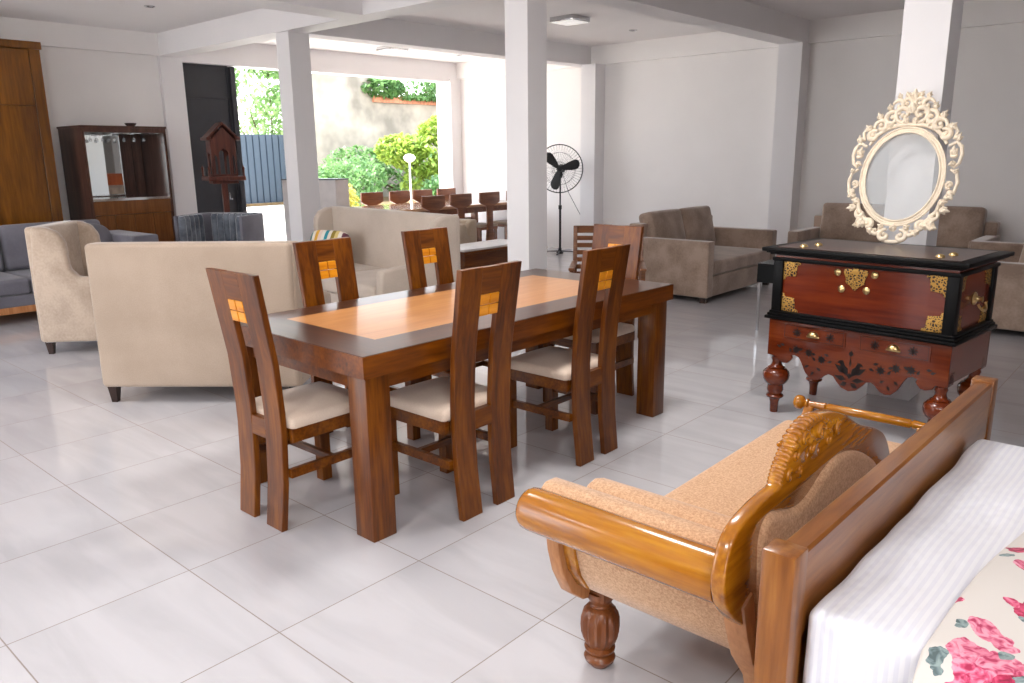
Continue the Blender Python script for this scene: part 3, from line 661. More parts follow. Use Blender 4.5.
# stand with scalloped skirt
def skirt(L):
    pts = [(-L, .545), (L, .545), (L, .36), (L-.07, .355)]
    half = [(.425, .345), (.415, .325), (.385, .315), (.36, .318), (.345, .335), (.335, .350), (.342, .366), (.32, .372), (.292, .362), (.275, .335), (.25, .285), (.22, .255), (.19, .25), (.16, .262), (.14, .285), (.115, .300), (.09, .295), (.07, .27), (.04, .240), (0, .228)]
    s_ = L/.485
    pts = [(L, .56), (L, .35), (L-.055, .35)]+[(a*s_, b) for a, b in half]+[(-a*s_, b) for a, b in half[::-1][1:]]+[(-L+.055, .35), (-L, .35), (-L, .56)]
    return pts
MB().flat2d([skirt(hw)], .022, .003, T=TR(0, .012, 0) @ XZ).build('scalloped_apron', M['chest_base'], t, 30)
MB().box(-hw, -hw+.022, .02, dp, .36, .565, .002).box(hw-.022, hw, .02, dp, .36, .565, .002).box(-hw, hw, dp-.022, dp, .36, .565, .002).box(-hw+.02, hw-.02, .02, dp-.02, .44, .46).build('stand_frame', M['chest_base'], t, 0)
for sx_ in (-1, 1):
    c_ = .215*sx_
    dr = MB().box(c_-.180, c_+.180, -.003, .008, .462, .548, .002).build('drawer', M['chest_base'], t, 0)
    lw = MB()
    for (a, b_, c2, d_) in ((c_-.170, c_+.170, .470, .4715), (c_-.170, c_+.170, .5395, .541), ): lw.box(a, b_, -.0045, -.002, c2, d_)
    for xx in (c_-.170, c_+.167): lw.box(xx, xx+.0015, -.0045, -.002, .470, .541)
    for dx in (-.095, .095):
        for k in range(4):
            a = k*PI/4; lw.box(-.024, .024, -.0012, .0012, -.003, .003, T=TR(c_+dx, -.0038, .505) @ RY(math.degrees(a)))
    lw.build('drawer_inlay', M['black_inlay'], dr, 0)
    cup = MB()
    for i in range(1):
        tt = bmesh.new(); bmesh.ops.create_uvsphere(tt, u_segments=20, v_segments=12, radius=.03)
        bmesh.ops.bisect_plane(tt, geom=tt.verts[:]+tt.edges[:]+tt.faces[:], plane_co=(0, 0, -.004), plane_no=(0, 0, -1), clear_outer=True)
        bmesh.ops.transform(tt, matrix=TR(c_, -.008, .500) @ Matrix.Diagonal((1.05, .75, .85, 1)), verts=tt.verts); cup._add(tt)
    cup.box(c_-.036, c_+.036, -.010, -.005, .490, .498, .001)
    cup.build('cup_pull', M['brass'], dr, 60)
iv = MB()
def blade(x, z, L, a, w_=.008):
    p = [(0, 0), (w_, L*.4), (0, L), (-w_, L*.4)]
    iv.flat2d([p], .003, 0, T=TR(x, .0015, z) @ XZ @ RZ(a))
for s_ in (-1, 1):
    for (x, z, L, a, w_) in ((.008, .31, .095, -32, .020), (.018, .325, .08, -58, .018), (.015, .29, .07, -80, .015), (.01, .275, .045, -118, .013), (.055, .385, .03, 120, .012), (.07, .375, .04, 60, .008)):
        blade(x*s_, z, L, a*s_, w_)
    for (x, z) in ((.16, .375), (.235, .40), (.31, .405)):
        for k in range(8): blade(x*s_, z, .028, k*45, .006)
    for (x, z, a) in ((.12, .40, 70), (.195, .395, 80), (.27, .415, 100), (.38, .42, 85), (.40, .405, 70), (.20, .30, 150), (.23, .33, 120), (.16, .31, 60), (.195, .36, 40), (.34, .385, 20), (.10, .375, 110)): blade(x*s_, z, .03, -a*s_, .008)
for a in (0, 180): blade(0, .42 if a == 0 else .33, .035, a, .014); 
blade(0, .36, .06, 0, .006)
iv.build('floral_inlay', M['black_inlay'], t, 0)['label'] = 'black inlaid flowers and stars'
chl = [(0, .0), (.021, .0), (.023, .004), (.025, .06), (.031, .085), (.046, .092), (.05, .10), (.046, .108), (.036, .113), (.042, .125), (.047, .14), (.044, .16), (.045, .17), (.062, .185), (.072, .205), (.075, .225), (.072, .245), (.058, .262), (.044, .268), (.047, .274), (.035, .281), (.028, .295), (.027, .312), (.032, .325), (.028, .338), (.04, .35), (0, .352)]
for sx_ in (-1, 1):
    for y_ in (.045, dp-.045): MB().lathe(chl, 28, TR(sx_*(hw-.04), y_, 0)).box(sx_*(hw-.04)-.04, sx_*(hw-.04)+.04, y_-.04, y_+.04, .35, .42, .002).build('leg', M['chest_base'], t, 40)

# ================================================================ OVAL CARVED FRAME standing on the chest, leaning on the pillar
t = thing('oval_mirror', 'pale carved oval mirror frame with a tall scrolled crown, standing on the chest', 'mirror', (3.12, 4.175, .975), 0)
t.rotation_euler = (R(-13), 0, R(0)); t.scale = (.96, 1, 1)
FR = RX(90)
A_, B_ = .215, .262; cz = .378   # mid-line of the oval ring
def ell(a, b, n=72): return [(a*math.cos(2*PI*i/n), cz+b*math.sin(2*PI*i/n)) for i in range(n)]
ring = MB().tube([(p[0], 0, p[1]) for p in ell(A_, B_)], .013, 10, cyc=True)
ring.tube([(p[0], -.012, p[1]) for p in ell(A_-.013, B_-.013)], .006, 8, cyc=True)
ring.tube([(p[0], -.010, p[1]) for p in ell(A_+.014, B_+.014)], .006, 8, cyc=True)
ring.build('oval_ring', M['frame_cream'], t, 60)
MB().flat2d([ell(A_-.012, B_-.012)], .004, 0, T=TR(0, .004, 0) @ FR).build('glass', M['glass'], t, 0)
cr = MB()
def zc(z): return z if z < .66 else .645+(z-.70)*1.35
def sc(x, z, r, a0, sg, tw=1.15, w_=.0115, tail=None):
    if z > .66: r *= 1.25; w_ *= 1.12; z = zc(z)
    elif z > .25: x -= .008
    for s_ in (-1, 1):
        pts = scroll2(x, z, r, tw, a0, sg, 24, .2)
        if tail: pts = [tail]+[((tail[0]+pts[0][0])/2, (tail[1]+pts[0][1])/2)]+pts
        n_ = len(pts)
        cr.tube([(s_*p[0], -.004+.003*math.sin(i*.4), p[1]) for i, p in enumerate(pts)], [w_*(.55+.6*math.sin(PI*min(1, (i+2)/n_))) for i in range(n_)], 8)
        cr.ball((s_*pts[-1][0], -.006, pts[-1][1]), w_*1.05, seg=8)
def leaf(x, z, L, a, w_=.018):
    if z > .66: z = zc(z); w_ *= 1.15; L *= 1.1
    elif z > .25: x -= .008
    for s_ in ((-1, 1) if abs(x) > 1e-6 else (1,)):
        ca, sa = math.cos(R(a)), math.sin(R(a))
        for k in range(-1, 2):
            aa = R(a+k*32); l2 = L*(1 if k == 0 else .72)
            cr.tube([(s_*x, -.003, z), (s_*(x+.5*l2*math.cos(aa)), -.014, z+.5*l2*math.sin(aa)), (s_*(x+l2*math.cos(aa)), -.004, z+l2*math.sin(aa))], [w_*.45, w_*.62, w_*.15], 7)
# crown
sc(.045, .765, .043, -2.2, 1); sc(.105, .745, .038, 2.6, -1); sc(.155, .715, .034, -.3, 1); sc(.035, .812, .028, -1.5, -1, 1.0, .010); sc(.195, .675, .028, 2.2, -1)
sc(.075, .80, .03, .2, 1, .8, .010)
leaf(0, .825, .05, 90, .026); leaf(0, .77, .055, 90, .024); leaf(.03, .835, .03, 60, .016); leaf(.165, .745, .04, 60, .018); leaf(.212, .70, .04, 40, .018); leaf(.12, .782, .035, 75, .016); leaf(.075, .83, .03, 70, .014)
leaf(.02, .725, .04, 60, .018); leaf(.225, .66, .04, -40, .016); leaf(.09, .715, .035, 30, .016)
for s_ in (-1, 1):
    cr.tube([(s_*p[0], 0, p[1]) for p in ((.0, .672), (.07, .668), (.13, .648), (.18, .61), (.21, .56))], [.012, .012, .012, .012, .009], 8)
    # side sprays
    cr.tube([(s_*p[0], 0, p[1]) for p in ((.222, .55), (.262, .57), (.288, .545), (.296, .50), (.288, .455), (.262, .43))], [.008, .011, .011, .011, .010, .007], 8)
    cr.tube([(s_*p[0], 0, p[1]) for p in ((.25, .42), (.285, .40), (.298, .35), (.288, .30), (.262, .27))], [.007, .010, .011, .010, .007], 8)
    cr.tube([(s_*p[0], 0, p[1]) for p in ((.245, .585), (.255, .63), (.235, .665))], [.010, .009, .006], 8)
    cr.tube([(s_*p[0], 0, p[1]) for p in ((.225, .24), (.215, .19), (.175, .14), (.13, .10))], [.010, .013, .013, .011], 8)
sc(.268, .50, .02, 1.5, 1, 1, .009); sc(.268, .335, .022, -1.4, -1, 1, .009)
leaf(.272, .575, .045, 75, .018); leaf(.265, .50, .05, 100, .022); leaf(.275, .455, .035, 200, .018); leaf(.27, .30, .05, -60, .022); leaf(.255, .27, .04, -20, .02); leaf(.285, .40, .03, 60, .014)
# lower swags
sc(.20, .165, .03, 1.2, -1, 1.0, .011); sc(.145, .105, .032, .6, 1, 1.0, .012); sc(.045, .045, .036, 1.8, -1, 1.05, .012); sc(.10, .07, .026, 2.4, 1, .9, .010)
leaf(.235, .20, .05, -10, .022); leaf(.17, .12, .05, -50, .024); leaf(.19, .14, .055, -75, .022); leaf(.13, .085, .04, -100, .02); leaf(.0, .075, .045, 90, .022); leaf(.22, .235, .045, 10, .02); leaf(.06, .09, .035, 30, .018); leaf(.205, .10, .03, -10, .016)
cr.tube([(-.05, 0, .018), (-.02, 0, .012), (.02, 0, .012), (.05, 0, .018)], .011, 8)
cr.build('scrollwork', M['frame_cream'], t, 60)

# ================================================================ UPHOLSTERED SEATING
def tapered_leg(t, x, y, h, mat, a=.03, b=.018, px=0, py=0):
    m_ = MB(); tmp = bmesh.new(); bmesh.ops.create_cube(tmp, size=1)
    for v in tmp.verts:
        k = a if v.co.z > 0 else b; v.co = Vector((x+(px if v.co.z < 0 else 0)+k*2*v.co.x, y+(py if v.co.z < 0 else 0)+k*2*v.co.y, h if v.co.z > 0 else 0))
    m_._add(tmp); return m_.build('leg', mat, t, 0, .002)
def wing_sofa(name, label, cat, loc, rz, Wd, Dp, Ht, mat, seats=1, lh=.095, arm=.60, aw=.085, wing=.30, group=None):
    """faces local -y; origin at back centre on the floor"""
    t = thing(name, label, cat, loc, rz, group); h = Wd/2
    MB().rsoft(-h+.01, h-.01, -.14, 0, lh, Ht, .028, puff=(0, .02, 0)).build('backrest', mat, t, 60)
    side = [(-.02, lh), (-.02, Ht-.005), (-.10, Ht), (-wing*.75, Ht-.015), (-wing, Ht-.07), (-wing-.03, Ht-.16), (-wing-.015, Ht-.26), (-wing-.05, arm+.03), (-wing-.14, arm), (-Dp+.05, arm-.01), (-Dp, arm-.06), (-Dp+.01, lh)]
    pts = [side[0]]
    for a, b, c in zip(side, side[1:], side[2:]):
        k = .35; pts += [(b[0]+(a[0]-b[0])*k, b[1]+(a[1]-b[1])*k), (b[0]*.6+a[0]*.2+c[0]*.2, b[1]*.6+a[1]*.2+c[1]*.2), (b[0]+(c[0]-b[0])*k, b[1]+(c[1]-b[1])*k)]
    pts.append(side[-1])
    for s_ in (-1, 1): MB().prism(pts, 'x', s_*(h-aw) if s_ > 0 else -h, h if s_ > 0 else -h+aw, .022).build('arm', mat, t, 60)
    MB().rsoft(-h+aw-.01, h-aw+.01, -Dp+.03, -.12, lh, .30, .02).build('base', mat, t, 60)
    wseat = (Wd-2*aw)/seats
    for i in range(seats):
        xa = -h+aw+i*wseat
        MB().rsoft(xa+.004, xa+wseat-.004, -Dp, -.13, .30, .44, .04, puff=(0, 0, .06)).build('seat_cushion', mat, t, 60)
    for a in (-h+.06, h-.06):
        for b in (-.055, -Dp+.07): tapered_leg(t, a, b, lh+.005, M['dark_leg'])
    return t
def d2(v): return math.atan2(v[1], v[0])
u1 = (math.cos(R(39.4)), math.sin(R(39.4))); n1 = (-u1[1], u1[0])
L1 = 1.27
# large cream sofa, back to the camera: back line from (-.56,1.27) along u1
bx, by = -.585+u1[0]*L1/2, 1.235+u1[1]*L1/2
wing_sofa('cream_sofa', 'large cream two-seat sofa seen from behind, standing beyond the dining table', 'sofa', (bx, by, 0), R(39.4+180), L1, .84, 1.0, M['cream'], 2, .105)
# cream wing armchair facing right
fa = R(47); fd = Vector((math.cos(fa), math.sin(fa), 0)); rt = Vector((math.sin(fa), -math.cos(fa), 0))
Wc = .70
bc = Vector((-2.27, 1.505, 0)) - rt*(Wc/2-.045) - fd*.045
wing_sofa('wing_armchair', 'cream velvet wing armchair seen from its side, left of the large sofa back', 'armchair', tuple(bc), fa+PI/2, Wc, .78, 1.0, M['cream_velvet'], 1, .10, wing=.26)
# cream sofa behind the table, seen from inside
th2 = math.atan2(4.194-4.469, -.324+2.56)
cx2, cy2 = (-2.56-.324)/2, (4.469+4.194)/2
wing_sofa('cream_sofa', 'cream sofa facing the camera behind the dining chairs, a striped cushion at its left end', 'sofa', (cx2-.05, cy2+.10, 0), th2, 2.12, .85, .99, M['pale_cream'], 2, .10, aw=.10)
# striped cushion
sc_ = MB().soft(-.25, .25, -.055, .055, 0, .35, n=5, puff=(0, .25, 0)).build('striped_cushion', M['stripes'], None, 60)
sc_.location = (-2.07, 4.0, .45); sc_.rotation_euler = (R(-20), 0, th2+R(14))
tag(sc_, 'small cushion with teal, mustard and cream stripes on the left end of the cream sofa', 'cushion')
# beige armchair further back
wing_sofa('beige_armchair', 'beige armchair mostly hidden behind the cream sofa, beside the dark coffee table', 'armchair', (-3.22, 6.98, 0), R(8), .72, .74, .67, M['beige'], 1, .10, arm=.62, aw=.09, wing=.2)
# grey channel-tufted tub chair
gp = Vector((-4.60, 4.50, 0)); ga = R(31)
t = thing('grey_tub_chair', 'blue grey velvet tub chair with vertical channels behind the large cream sofa', 'armchair', tuple(gp), ga)
w_ = .40; rear = []
m_ = MB()
path = [(-w_, -.62), (-w_, -.15), (-w_+.04, -.06), (-w_+.12, -.02), (w_-.12, -.02), (w_-.04, -.06), (w_, -.15), (w_, -.62)]
# outer shell
outer_p = [(-w_-.04, -.62), (-w_-.04, -.12), (-w_+.03, .0), (-w_+.12, .03), (w_-.12, .03), (w_-.03, .0), (w_+.04, -.12), (w_+.04, -.62), (w_-.005, -.62), (w_-.005, -.15), (w_-.06, -.07), (w_-.14, -.03), (-w_+.14, -.03), (-w_+.06, -.07), (-w_+.005, -.15), (-w_+.005, -.62)]
MB().prism(outer_p, 'z', .14, .845, .015).build('shell', M['grey'], t, 50)
nch = 0
seg = [((-w_+.03, -.60), (-w_+.03, -.14)), ((-w_+.12, -.06), (w_-.12, -.06)), ((w_-.03, -.14), (w_-.03, -.60))]
for (a, b) in seg:
    L_ = math.dist(a, b); n_ = max(4, round(L_/.085))
    mm = MB()
    for i in range(n_):
        k = (i+.5)/n_; x, y = a[0]+(b[0]-a[0])*k, a[1]+(b[1]-a[1])*k
        mm.tube([(x, y, .40), (x, y, .60), (x, y, .80), (x, y, .838)], [.045, .046, .044, .03], 12)
    mm.build('channel_padding', M['grey_velvet'], t, 60)
MB().rsoft(-w_+.05, w_-.05, -.63, -.08, .26, .44, .04, puff=(0, 0, .06)).build('seat_cushion', M['grey_velvet'], t, 60)
MB().box(-w_, w_, -.60, -.02, .14, .27, .01).build('base', M['grey'], t, 40)
for a in (-w_+.05, w_-.05):
    for b in (-.05, -.56): tapered_leg(t, a, b, .145, M['dark_leg'], .022, .014)

# boxy velvet sofas: faces local -y, origin back centre
def boxy_sofa(label, loc, rz, Wd, Dp, n, mat, group=None, cush=.86, armh=.60, name='taupe_sofa', backh=.72, backtilt=8, lh=.06, legm='dark_leg', arms=(1, 1), aw=.13, ns=None):
    t = thing(name, label, 'sofa', loc, rz, group); h = Wd/2
    MB().rsoft(-h+.02, h-.02, -.16, 0, lh, backh, .02).build('back_frame', mat, t, 60)
    for s_, on in ((-1, arms[0]), (1, arms[1])):
        if on: MB().rsoft(s_*h if s_ < 0 else h-aw, -h+aw if s_ < 0 else h, -Dp, -.0, lh, armh, .018, puff=(.0, 0, 0)).build('arm', mat, t, 60)
    MB().rsoft(-h+aw-.01, h-aw+.01, -Dp+.015, -.14, lh, .27, .015).build('base', mat, t, 60)
    ns = ns or n; wq = (Wd-2*aw)/ns
    for i in range(ns):
        xa = -h+aw+i*wq; ws = wq
        MB().rsoft(xa+.004, xa+ws-.004, -Dp+.005, -.15, .275, .42, .03, puff=(0, 0, .05)).build('seat_cushion', mat, t, 60)
    ws = (Wd-2*aw)/n
    for i in range(n):
        xa = -h+aw+i*ws
        MB().rsoft(-ws/2+.01, ws/2-.01, -.17, 0, 0, cush-.40, .045, puff=(0, .28, .02), T=TR(xa+ws/2, -.13, .41) @ RX(-backtilt)).build('back_cushion', mat, t, 60)
    for a in (-h+.07, h-.07):
        for b in (-.06, -Dp+.07): MB().box(a-.03, a+.03, b-.03, b+.03, 0, lh+.005).build('leg', M[legm], t, 0)
    return t
boxy_sofa('taupe velvet two-seat sofa by the back wall, left of the chest', (-.19, 7.37, 0), R(90), 1.64, .96, 2, M['brown_velvet'], armh=.63, ns=1, backh=.77, backtilt=14)
boxy_sofa('taupe velvet sofa against the shaded back wall behind the oval frame', (1.74, 9.5, 0), 0, 2.04, .90, 2, M['brown_velvet'], armh=.58, cush=.86)
boxy_sofa('taupe velvet sofa partly cut by the right edge, its outer arm behind the chest', (3.62, 7.62, 0), R(-90), 1.76, .93, 2, M['brown_velvet'], armh=.60, cush=.88)
# grey linen sofa at the left
t = boxy_sofa('grey linen sofa on a wooden plinth in front of the tall wardrobe', (-4.72, 1.90, 0), R(90), 2.5, .95, 2, M['grey'], aw=.27, armh=.73, name='grey_sofa', cush=.85, backh=.64, lh=.16)
MB().box(-1.22, 1.22, -.93, -.03, .10, .175, .004).build('plinth', M['settee_pale'], t, 0)['label'] = 'reddish brown wooden plinth'
sc2 = MB().soft(-.24, .24, -.06, .06, 0, .44, n=3, puff=(0, .25, 0)).build('grey_cushion', M['grey'], None, 60)
sc2.location = (-4.20, 2.66, .425); sc2.rotation_euler = (R(-14), R(6), R(105)); tag(sc2, 'grey scatter cushion leaning at the right end of the grey sofa', 'cushion')

# ================================================================ WARDROBE, BAR CABINET
t = thing('wardrobe', 'tall honey brown wooden wardrobe reaching almost to the beam at the far left', 'wardrobe', (-5.76, 1.66, 0))
X0, X1, Y0, Y1 = -.29, .29, -1.18, 1.18
MB().box(X0, X1-.022, Y0+.02, Y1-.02, .06, 2.68).build('body', M['ward'], t, 0)
MB().box(X0, X1+.02, Y0-.02, Y1+.02, 2.68, 2.76, .006).build('cornice', M['ward'], t, 30)
MB().box(X0, X1-.03, Y0+.02, Y1-.02, 0, .07).build('plinth', M['ward'], t, 0)
MB().box(X1-.024, X1+.004, Y1-.11, Y1, .06, 2.68, .003).build('stile', M['ward'], t, 0)
MB().box(X1-.024, X1+.004, Y0, Y0+.11, .06, 2.68, .003).build('stile', M['ward'], t, 0)
yw = (Y1-Y0-.22)/3
for i in range(3):
    a = Y0+.11+i*yw+.006; b_ = a+yw-.012
    for (za, zb) in ((.08, 2.075), (2.087, 2.67)):
        d_ = MB().box(X1-.024, X1-.001, a, b_, za, zb, .003).build('door', M['ward'], t, 0)
t = thing('bar_cabinet', 'dark walnut bar cabinet with a mirrored niche and hanging glasses against the left wall', 'cabinet', (-5.70, 3.61, 0), R(1.2)); t.scale = (1, 1, 1.016)
hy = .495
MB().box(-.33, .33, -hy, -hy+.03, .05, 1.83).build('side_panel', M['cabinet'], t, 0)
MB().box(-.33, .33, hy-.03, hy, .05, 1.83).build('side_panel', M['cabinet'], t, 0)
MB().box(-.33, .34, -hy-.012, hy+.012, 1.83, 1.855, .003).build('top', M['cabinet'], t, 0)
MB().box(-.33, .33, -hy+.03, hy-.03, 1.78, 1.83).build('top_rail', M['cabinet'], t, 0)
MB().box(-.33, -.31, -hy+.03, hy-.03, .05, 1.83).build('back_panel', M['cabinet'], t, 0)
MB().box(-.308, -.30, -hy+.035, .19, 1.04, 1.775).build('mirror', M['mirror'], t, 0)
MB().box(-.30, -.285, .19, .335, 1.04, 1.775).box(-.30, -.285, .341, hy-.035, 1.04, 1.775).build('sliding_panel', M['cabinet'], t, 0)
MB().box(-.33, .33, -hy+.03, hy-.03, 1.00, 1.03).build('counter', M['chrome'], t, 0)['label'] = 'glossy grey counter shelf'
MB().box(-.33, .325, -hy+.03, hy-.03, .84, 1.0, .002).build('drawer', M['cabinet_low'], t, 0)
MB().box(-.30, .28, -hy+.03, hy-.03, .0, .06).build('plinth', M['cabinet'], t, 0)
for i in range(4):
    a = -hy+.034+i*.232; MB().box(.30, .322, a, a+.225, .07, .835, .003).build('door', M['cabinet_low'], t, 0)
MB().box(-.31, .30, -hy+.03, hy-.03, .06, .835).build('lower_body', M['cabinet'], t, 0)
rk = MB()
for i in range(9): rk.tube([(-.1, -.42+i*.105, 1.775), (.28, -.42+i*.105, 1.775)], .004, 6)
rk.build('glass_rack', M['chrome'], t, 60)
gl = [(0, 0), (.028, 0), (.028, .003), (.004, .008), (.004, .055), (.022, .07), (.028, .09), (.025, .12), (.024, .12), (.027, .09), (.02, .073), (0, .062)]
g0 = MB().lathe(gl, 14).build('wine_glass', M['glass'], None, 60)
for i, y_ in enumerate((-.38, -.31, -.24, -.17, -.10, -.03, .08, .20, .32)):
    g = g0 if i == 0 else g0.copy()
    if i: C.objects.link(g)
    g.scale = (.72, .72, .72); g.location = (-5.60, 3.61+y_, 1.795); g.rotation_euler = (R(180), 0, 0)
    tag(g, 'stemmed glass hanging in the bar cabinet, ' + ('leftmost', 'second from the left', 'third from the left', 'fourth from the left', 'middle one of nine', 'fourth from the right', 'third from the right', 'second from the right', 'rightmost')[i], 'glass', 'glasses hanging in the bar cabinet')
bw = MB().lathe([(0, 0), (.04, 0), (.075, .03), (.085, .055), (.08, .055), (.07, .032), (.035, .008), (0, .008)], 20).build('grey_bowl', M['chrome'], None, 60)
bw.location = (-5.62, 3.80, 1.885); bw.scale = (.8, .8, .8); tag(bw, 'small grey bowl on top of the bar cabinet', 'bowl')
# sideboard that the bar cabinet's mirror reflects
t = thing('sideboard', 'orange brown wooden cabinet reflected in the mirror of the bar cabinet', 'cabinet', (5.85, 8.80, 0))
MB().box(-.25, .25, -.42, .42, .08, 1.12).build('body', M['orange_wood'], t, 0)
MB().box(-.28, .28, -.44, .44, 1.12, 1.15, .004).build('top', M['orange_wood'], t, 0)
for a in (-.415, .005): MB().box(-.275, -.25, a, a+.41, .10, 1.10, .003).build('door', M['orange_wood'], t, 0)
for a in (-.22, .22):
    for b in (-.38, .38): MB().box(a-.025, a+.025, b-.025, b+.025, 0, .085).build('leg', M['orange_wood'], t, 0)

# ================================================================ CARVED SPIRIT HOUSE ON A POST
t = thing('carved_shrine', 'red brown wooden shrine with a gabled roof and arches on a tall post', 'shrine', (-5.15, 4.70, 0), R(-16))
MB().box(-.035, .035, -.035, .035, .03, 1.22, .004).build('post', M['pagoda'], t, 0)
MB().box(-.16, .16, -.16, .16, 0, .035, .005).build('foot', M['pagoda'], t, 0)
MB().box(-.22, .22, -.23, .23, 1.22, 1.275, .01).box(-.12, .12, -.16, .16, 1.18, 1.22, .01).build('platform', M['pagoda'], t, 0)
arch = lambda c_, w2, z0, z1: [(c_-w2, z0), (c_-w2, z1-.05), (c_-w2*.7, z1-.025), (c_-w2*.35, z1-.02), (c_, z1), (c_+w2*.35, z1-.02), (c_+w2*.7, z1-.025), (c_+w2, z1-.05), (c_+w2, z0)]
for (T_, w2) in ((TR(.13, 0, 0) @ RZ(90) @ XZ, .17), (TR(-.13, 0, 0) @ RZ(90) @ XZ, .17)):
    MB().flat2d([[(-.15, 1.275), (.15, 1.275), (.15, 1.73), (0, 1.88), (-.15, 1.73)], arch(0, .058, 1.30, 1.62), arch(-.108, .024, 1.30, 1.55), arch(.108, .024, 1.30, 1.55)], .018, .002, T=T_).build('gable_wall', M['pagoda'], t, 0)
for s_ in (-1, 1):
    MB().flat2d([[(-.13, 1.275), (.13, 1.275), (.13, 1.72), (-.13, 1.72)], arch(0, .07, 1.30, 1.58)], .018, .002, T=TR(0, s_*.145, 0) @ XZ).build('side_wall', M['pagoda'], t, 0)
    MB().prism([(0, 1.945), (s_*.19, 1.755), (s_*.19, 1.73), (0, 1.915)], 'x', -.18, .18, .004).build('roof', M['pagoda'], t, 0)
    MB().box(-.19, .19, s_*.15, s_*.205, 1.72, 1.76, .01).build('eave', M['pagoda'], t, 0)
for a in (-.19, .19):
    for b in (-.21, .21): MB().lathe([(0, 0), (.014, 0), (.014, .09), (.02, .10), (.008, .12), (0, .14)], 10, TR(a, b, 1.275)).build('finial', M['pagoda'], t, 50)

# ================================================================ FAR DINING TABLE AND T-BACK CHAIRS
t = thing('far_dining_table', 'long dining table with a pale glossy top near the garden opening', 'table', (-4.68, 8.05, 0))
MB().box(-.72, .58, -1.30, 1.35, .72, .76, .004).build('tabletop', M['far_top'], t, 0)
MB().box(-.60, .50, -1.22, 1.27, .63, .72).build('apron', M['far_wood'], t, 0)
for a in (-.45, .40):
    for b in (-1.2, 1.25): MB().box(a-.045, a+.045, b-.045, b+.045, 0, .63).build('leg', M['far_wood'], t, 0)
def t_chair(loc, rz, label):
    t = thing('t_back_chair', label, 'chair', loc, rz, 'T-back chairs at the far dining table')
    tb = [(-.215, .95), (-.22, .80), (-.15, .765), (-.08, .74), (-.06, .70), (-.06, .45), (-.11, .0), (-.055, .0), (0, .26), (.055, .0), (.11, .0), (.06, .45), (.06, .70), (.08, .74), (.15, .765), (.22, .80), (.215, .95)]
    MB().flat2d([tb], .035, .004, T=TR(0, .03, 0) @ XZ).build('backrest', M['far_wood'], t, 30)
    MB().rsoft(-.20, .20, .04, .44, .42, .46, .015).build('seat', M['cream'], t, 60)
    MB().box(-.195, .195, .045, .435, .38, .42).build('seat_frame', M['far_wood'], t, 0)
    for a in (-.175, .175):
        for b in (.075, .41): MB().box(a-.018, a+.018, b-.018, b+.018, 0, .39).build('leg', M['far_wood'], t, 0)
    return t
LB2 = ['near end', 'second', 'third', 'far end']
tcs = None
for i, (y_, word) in enumerate(((7.13, 'nearest to the camera'), (7.72, 'second from the camera'), (8.36, 'third from the camera'), (9.0, 'farthest, half hidden by a pillar'))):
    lab = 'T-back chair on the sofa side of the far table, ' + word
    if tcs is None: tcs = t_chair((-3.80, y_, 0), R(90), lab)
    else: copy_tree(tcs, (-3.82-.02*i, y_, 0), R(90), lab)
for i, (y_, word) in enumerate(((7.44, 'first from the left'), (8.02, 'second from the left'), (8.52, 'third from the left'), (9.08, 'fourth from the left'))):
    copy_tree(tcs, (-5.62+.0*i, y_, 0), R(-90), 'T-back chair on the garden side of the far table, ' + word)

# ================================================================ COFFEE TABLE, SLATTED CHAIR, SIDE TABLE, FAN
t = thing('coffee_table', 'dark low coffee table with a glossy pale top left of the central pillar', 'table', (-2.32, 6.55, 0), R(0))
MB().box(-.28, .28, -.62, .62, .36, .39, .004).build('frame', M['table_side'], t, 0)
MB().box(-.26, .26, -.60, .60, .39, .415, .004).build('tabletop', M['white_cloth_plain'], t, 0)['label'] = 'white glossy top'
MB().box(-.25, .25, -.58, .58, .08, .36).build('body', M['table_side'], t, 0)
for a in (-.23, .23):
    for b in (-.56, .56): MB().box(a-.03, a+.03, b-.03, b+.03, 0, .085).build('leg', M['dark_leg'], t, 0)
# slatted armchair: faces local +y
t = thing('slatted_armchair', 'dark wooden slatted garden armchair between the dining table and the taupe sofa', 'chair', (.79, 4.765, 0), R(214))
for s_ in (-1, 1):
    MB().prism([(.02, 0), (.06, 0), (.07, .45), (-.02, .92), (-.05, .92), (.02, .45)], 'x', s_*.27-.016, s_*.27+.016, .003).build('back_post', M['slat'], t, 0)
    MB().box(s_*.272-.017, s_*.272+.017, .44, .48, 0, .62, .003).build('front_leg', M['slat'], t, 0)
    MB().box(s_*.272-.024, s_*.272+.024, .02, .50, .62, .642, .006).build('armrest', M['slat'], t, 0)
    MB().box(s_*.272-.012, s_*.272+.012, .03, .46, .36, .40).build('side_rail', M['slat'], t, 0)
for i in range(8):
    z = .455+i*.058; y_ = .035-.07*(z-.45)/.47-.015
    MB().box(-.262, .262, y_, y_+.018, z, z+(.036 if i < 7 else .060), .002).build('back_slat', M['slat'], t, 0)
for i in range(6): MB().box(-.26, .26, .05+i*.075, .12+i*.075, .40, .418, .002).build('seat_slat', M['slat'], t, 0)
# small black side table behind the chest
t = thing('black_side_table', 'small black box-topped side table on thin chrome legs, left of the chest', 'table', (1.80, 5.90, 0), R(0))
MB().box(-.15, .15, -.17, .17, .42, .58, .003).build('box_top', M['black'], t, 0)
MB().box(-.15, .15, -.17, .17, .58, .586).build('glass_top', M['glass'], t, 0)
for a in (-.13, .13):
    for b in (-.15, .15): MB().box(a-.01, a+.01, b-.01, b+.01, 0, .42).build('leg', M['chrome'], t, 0)
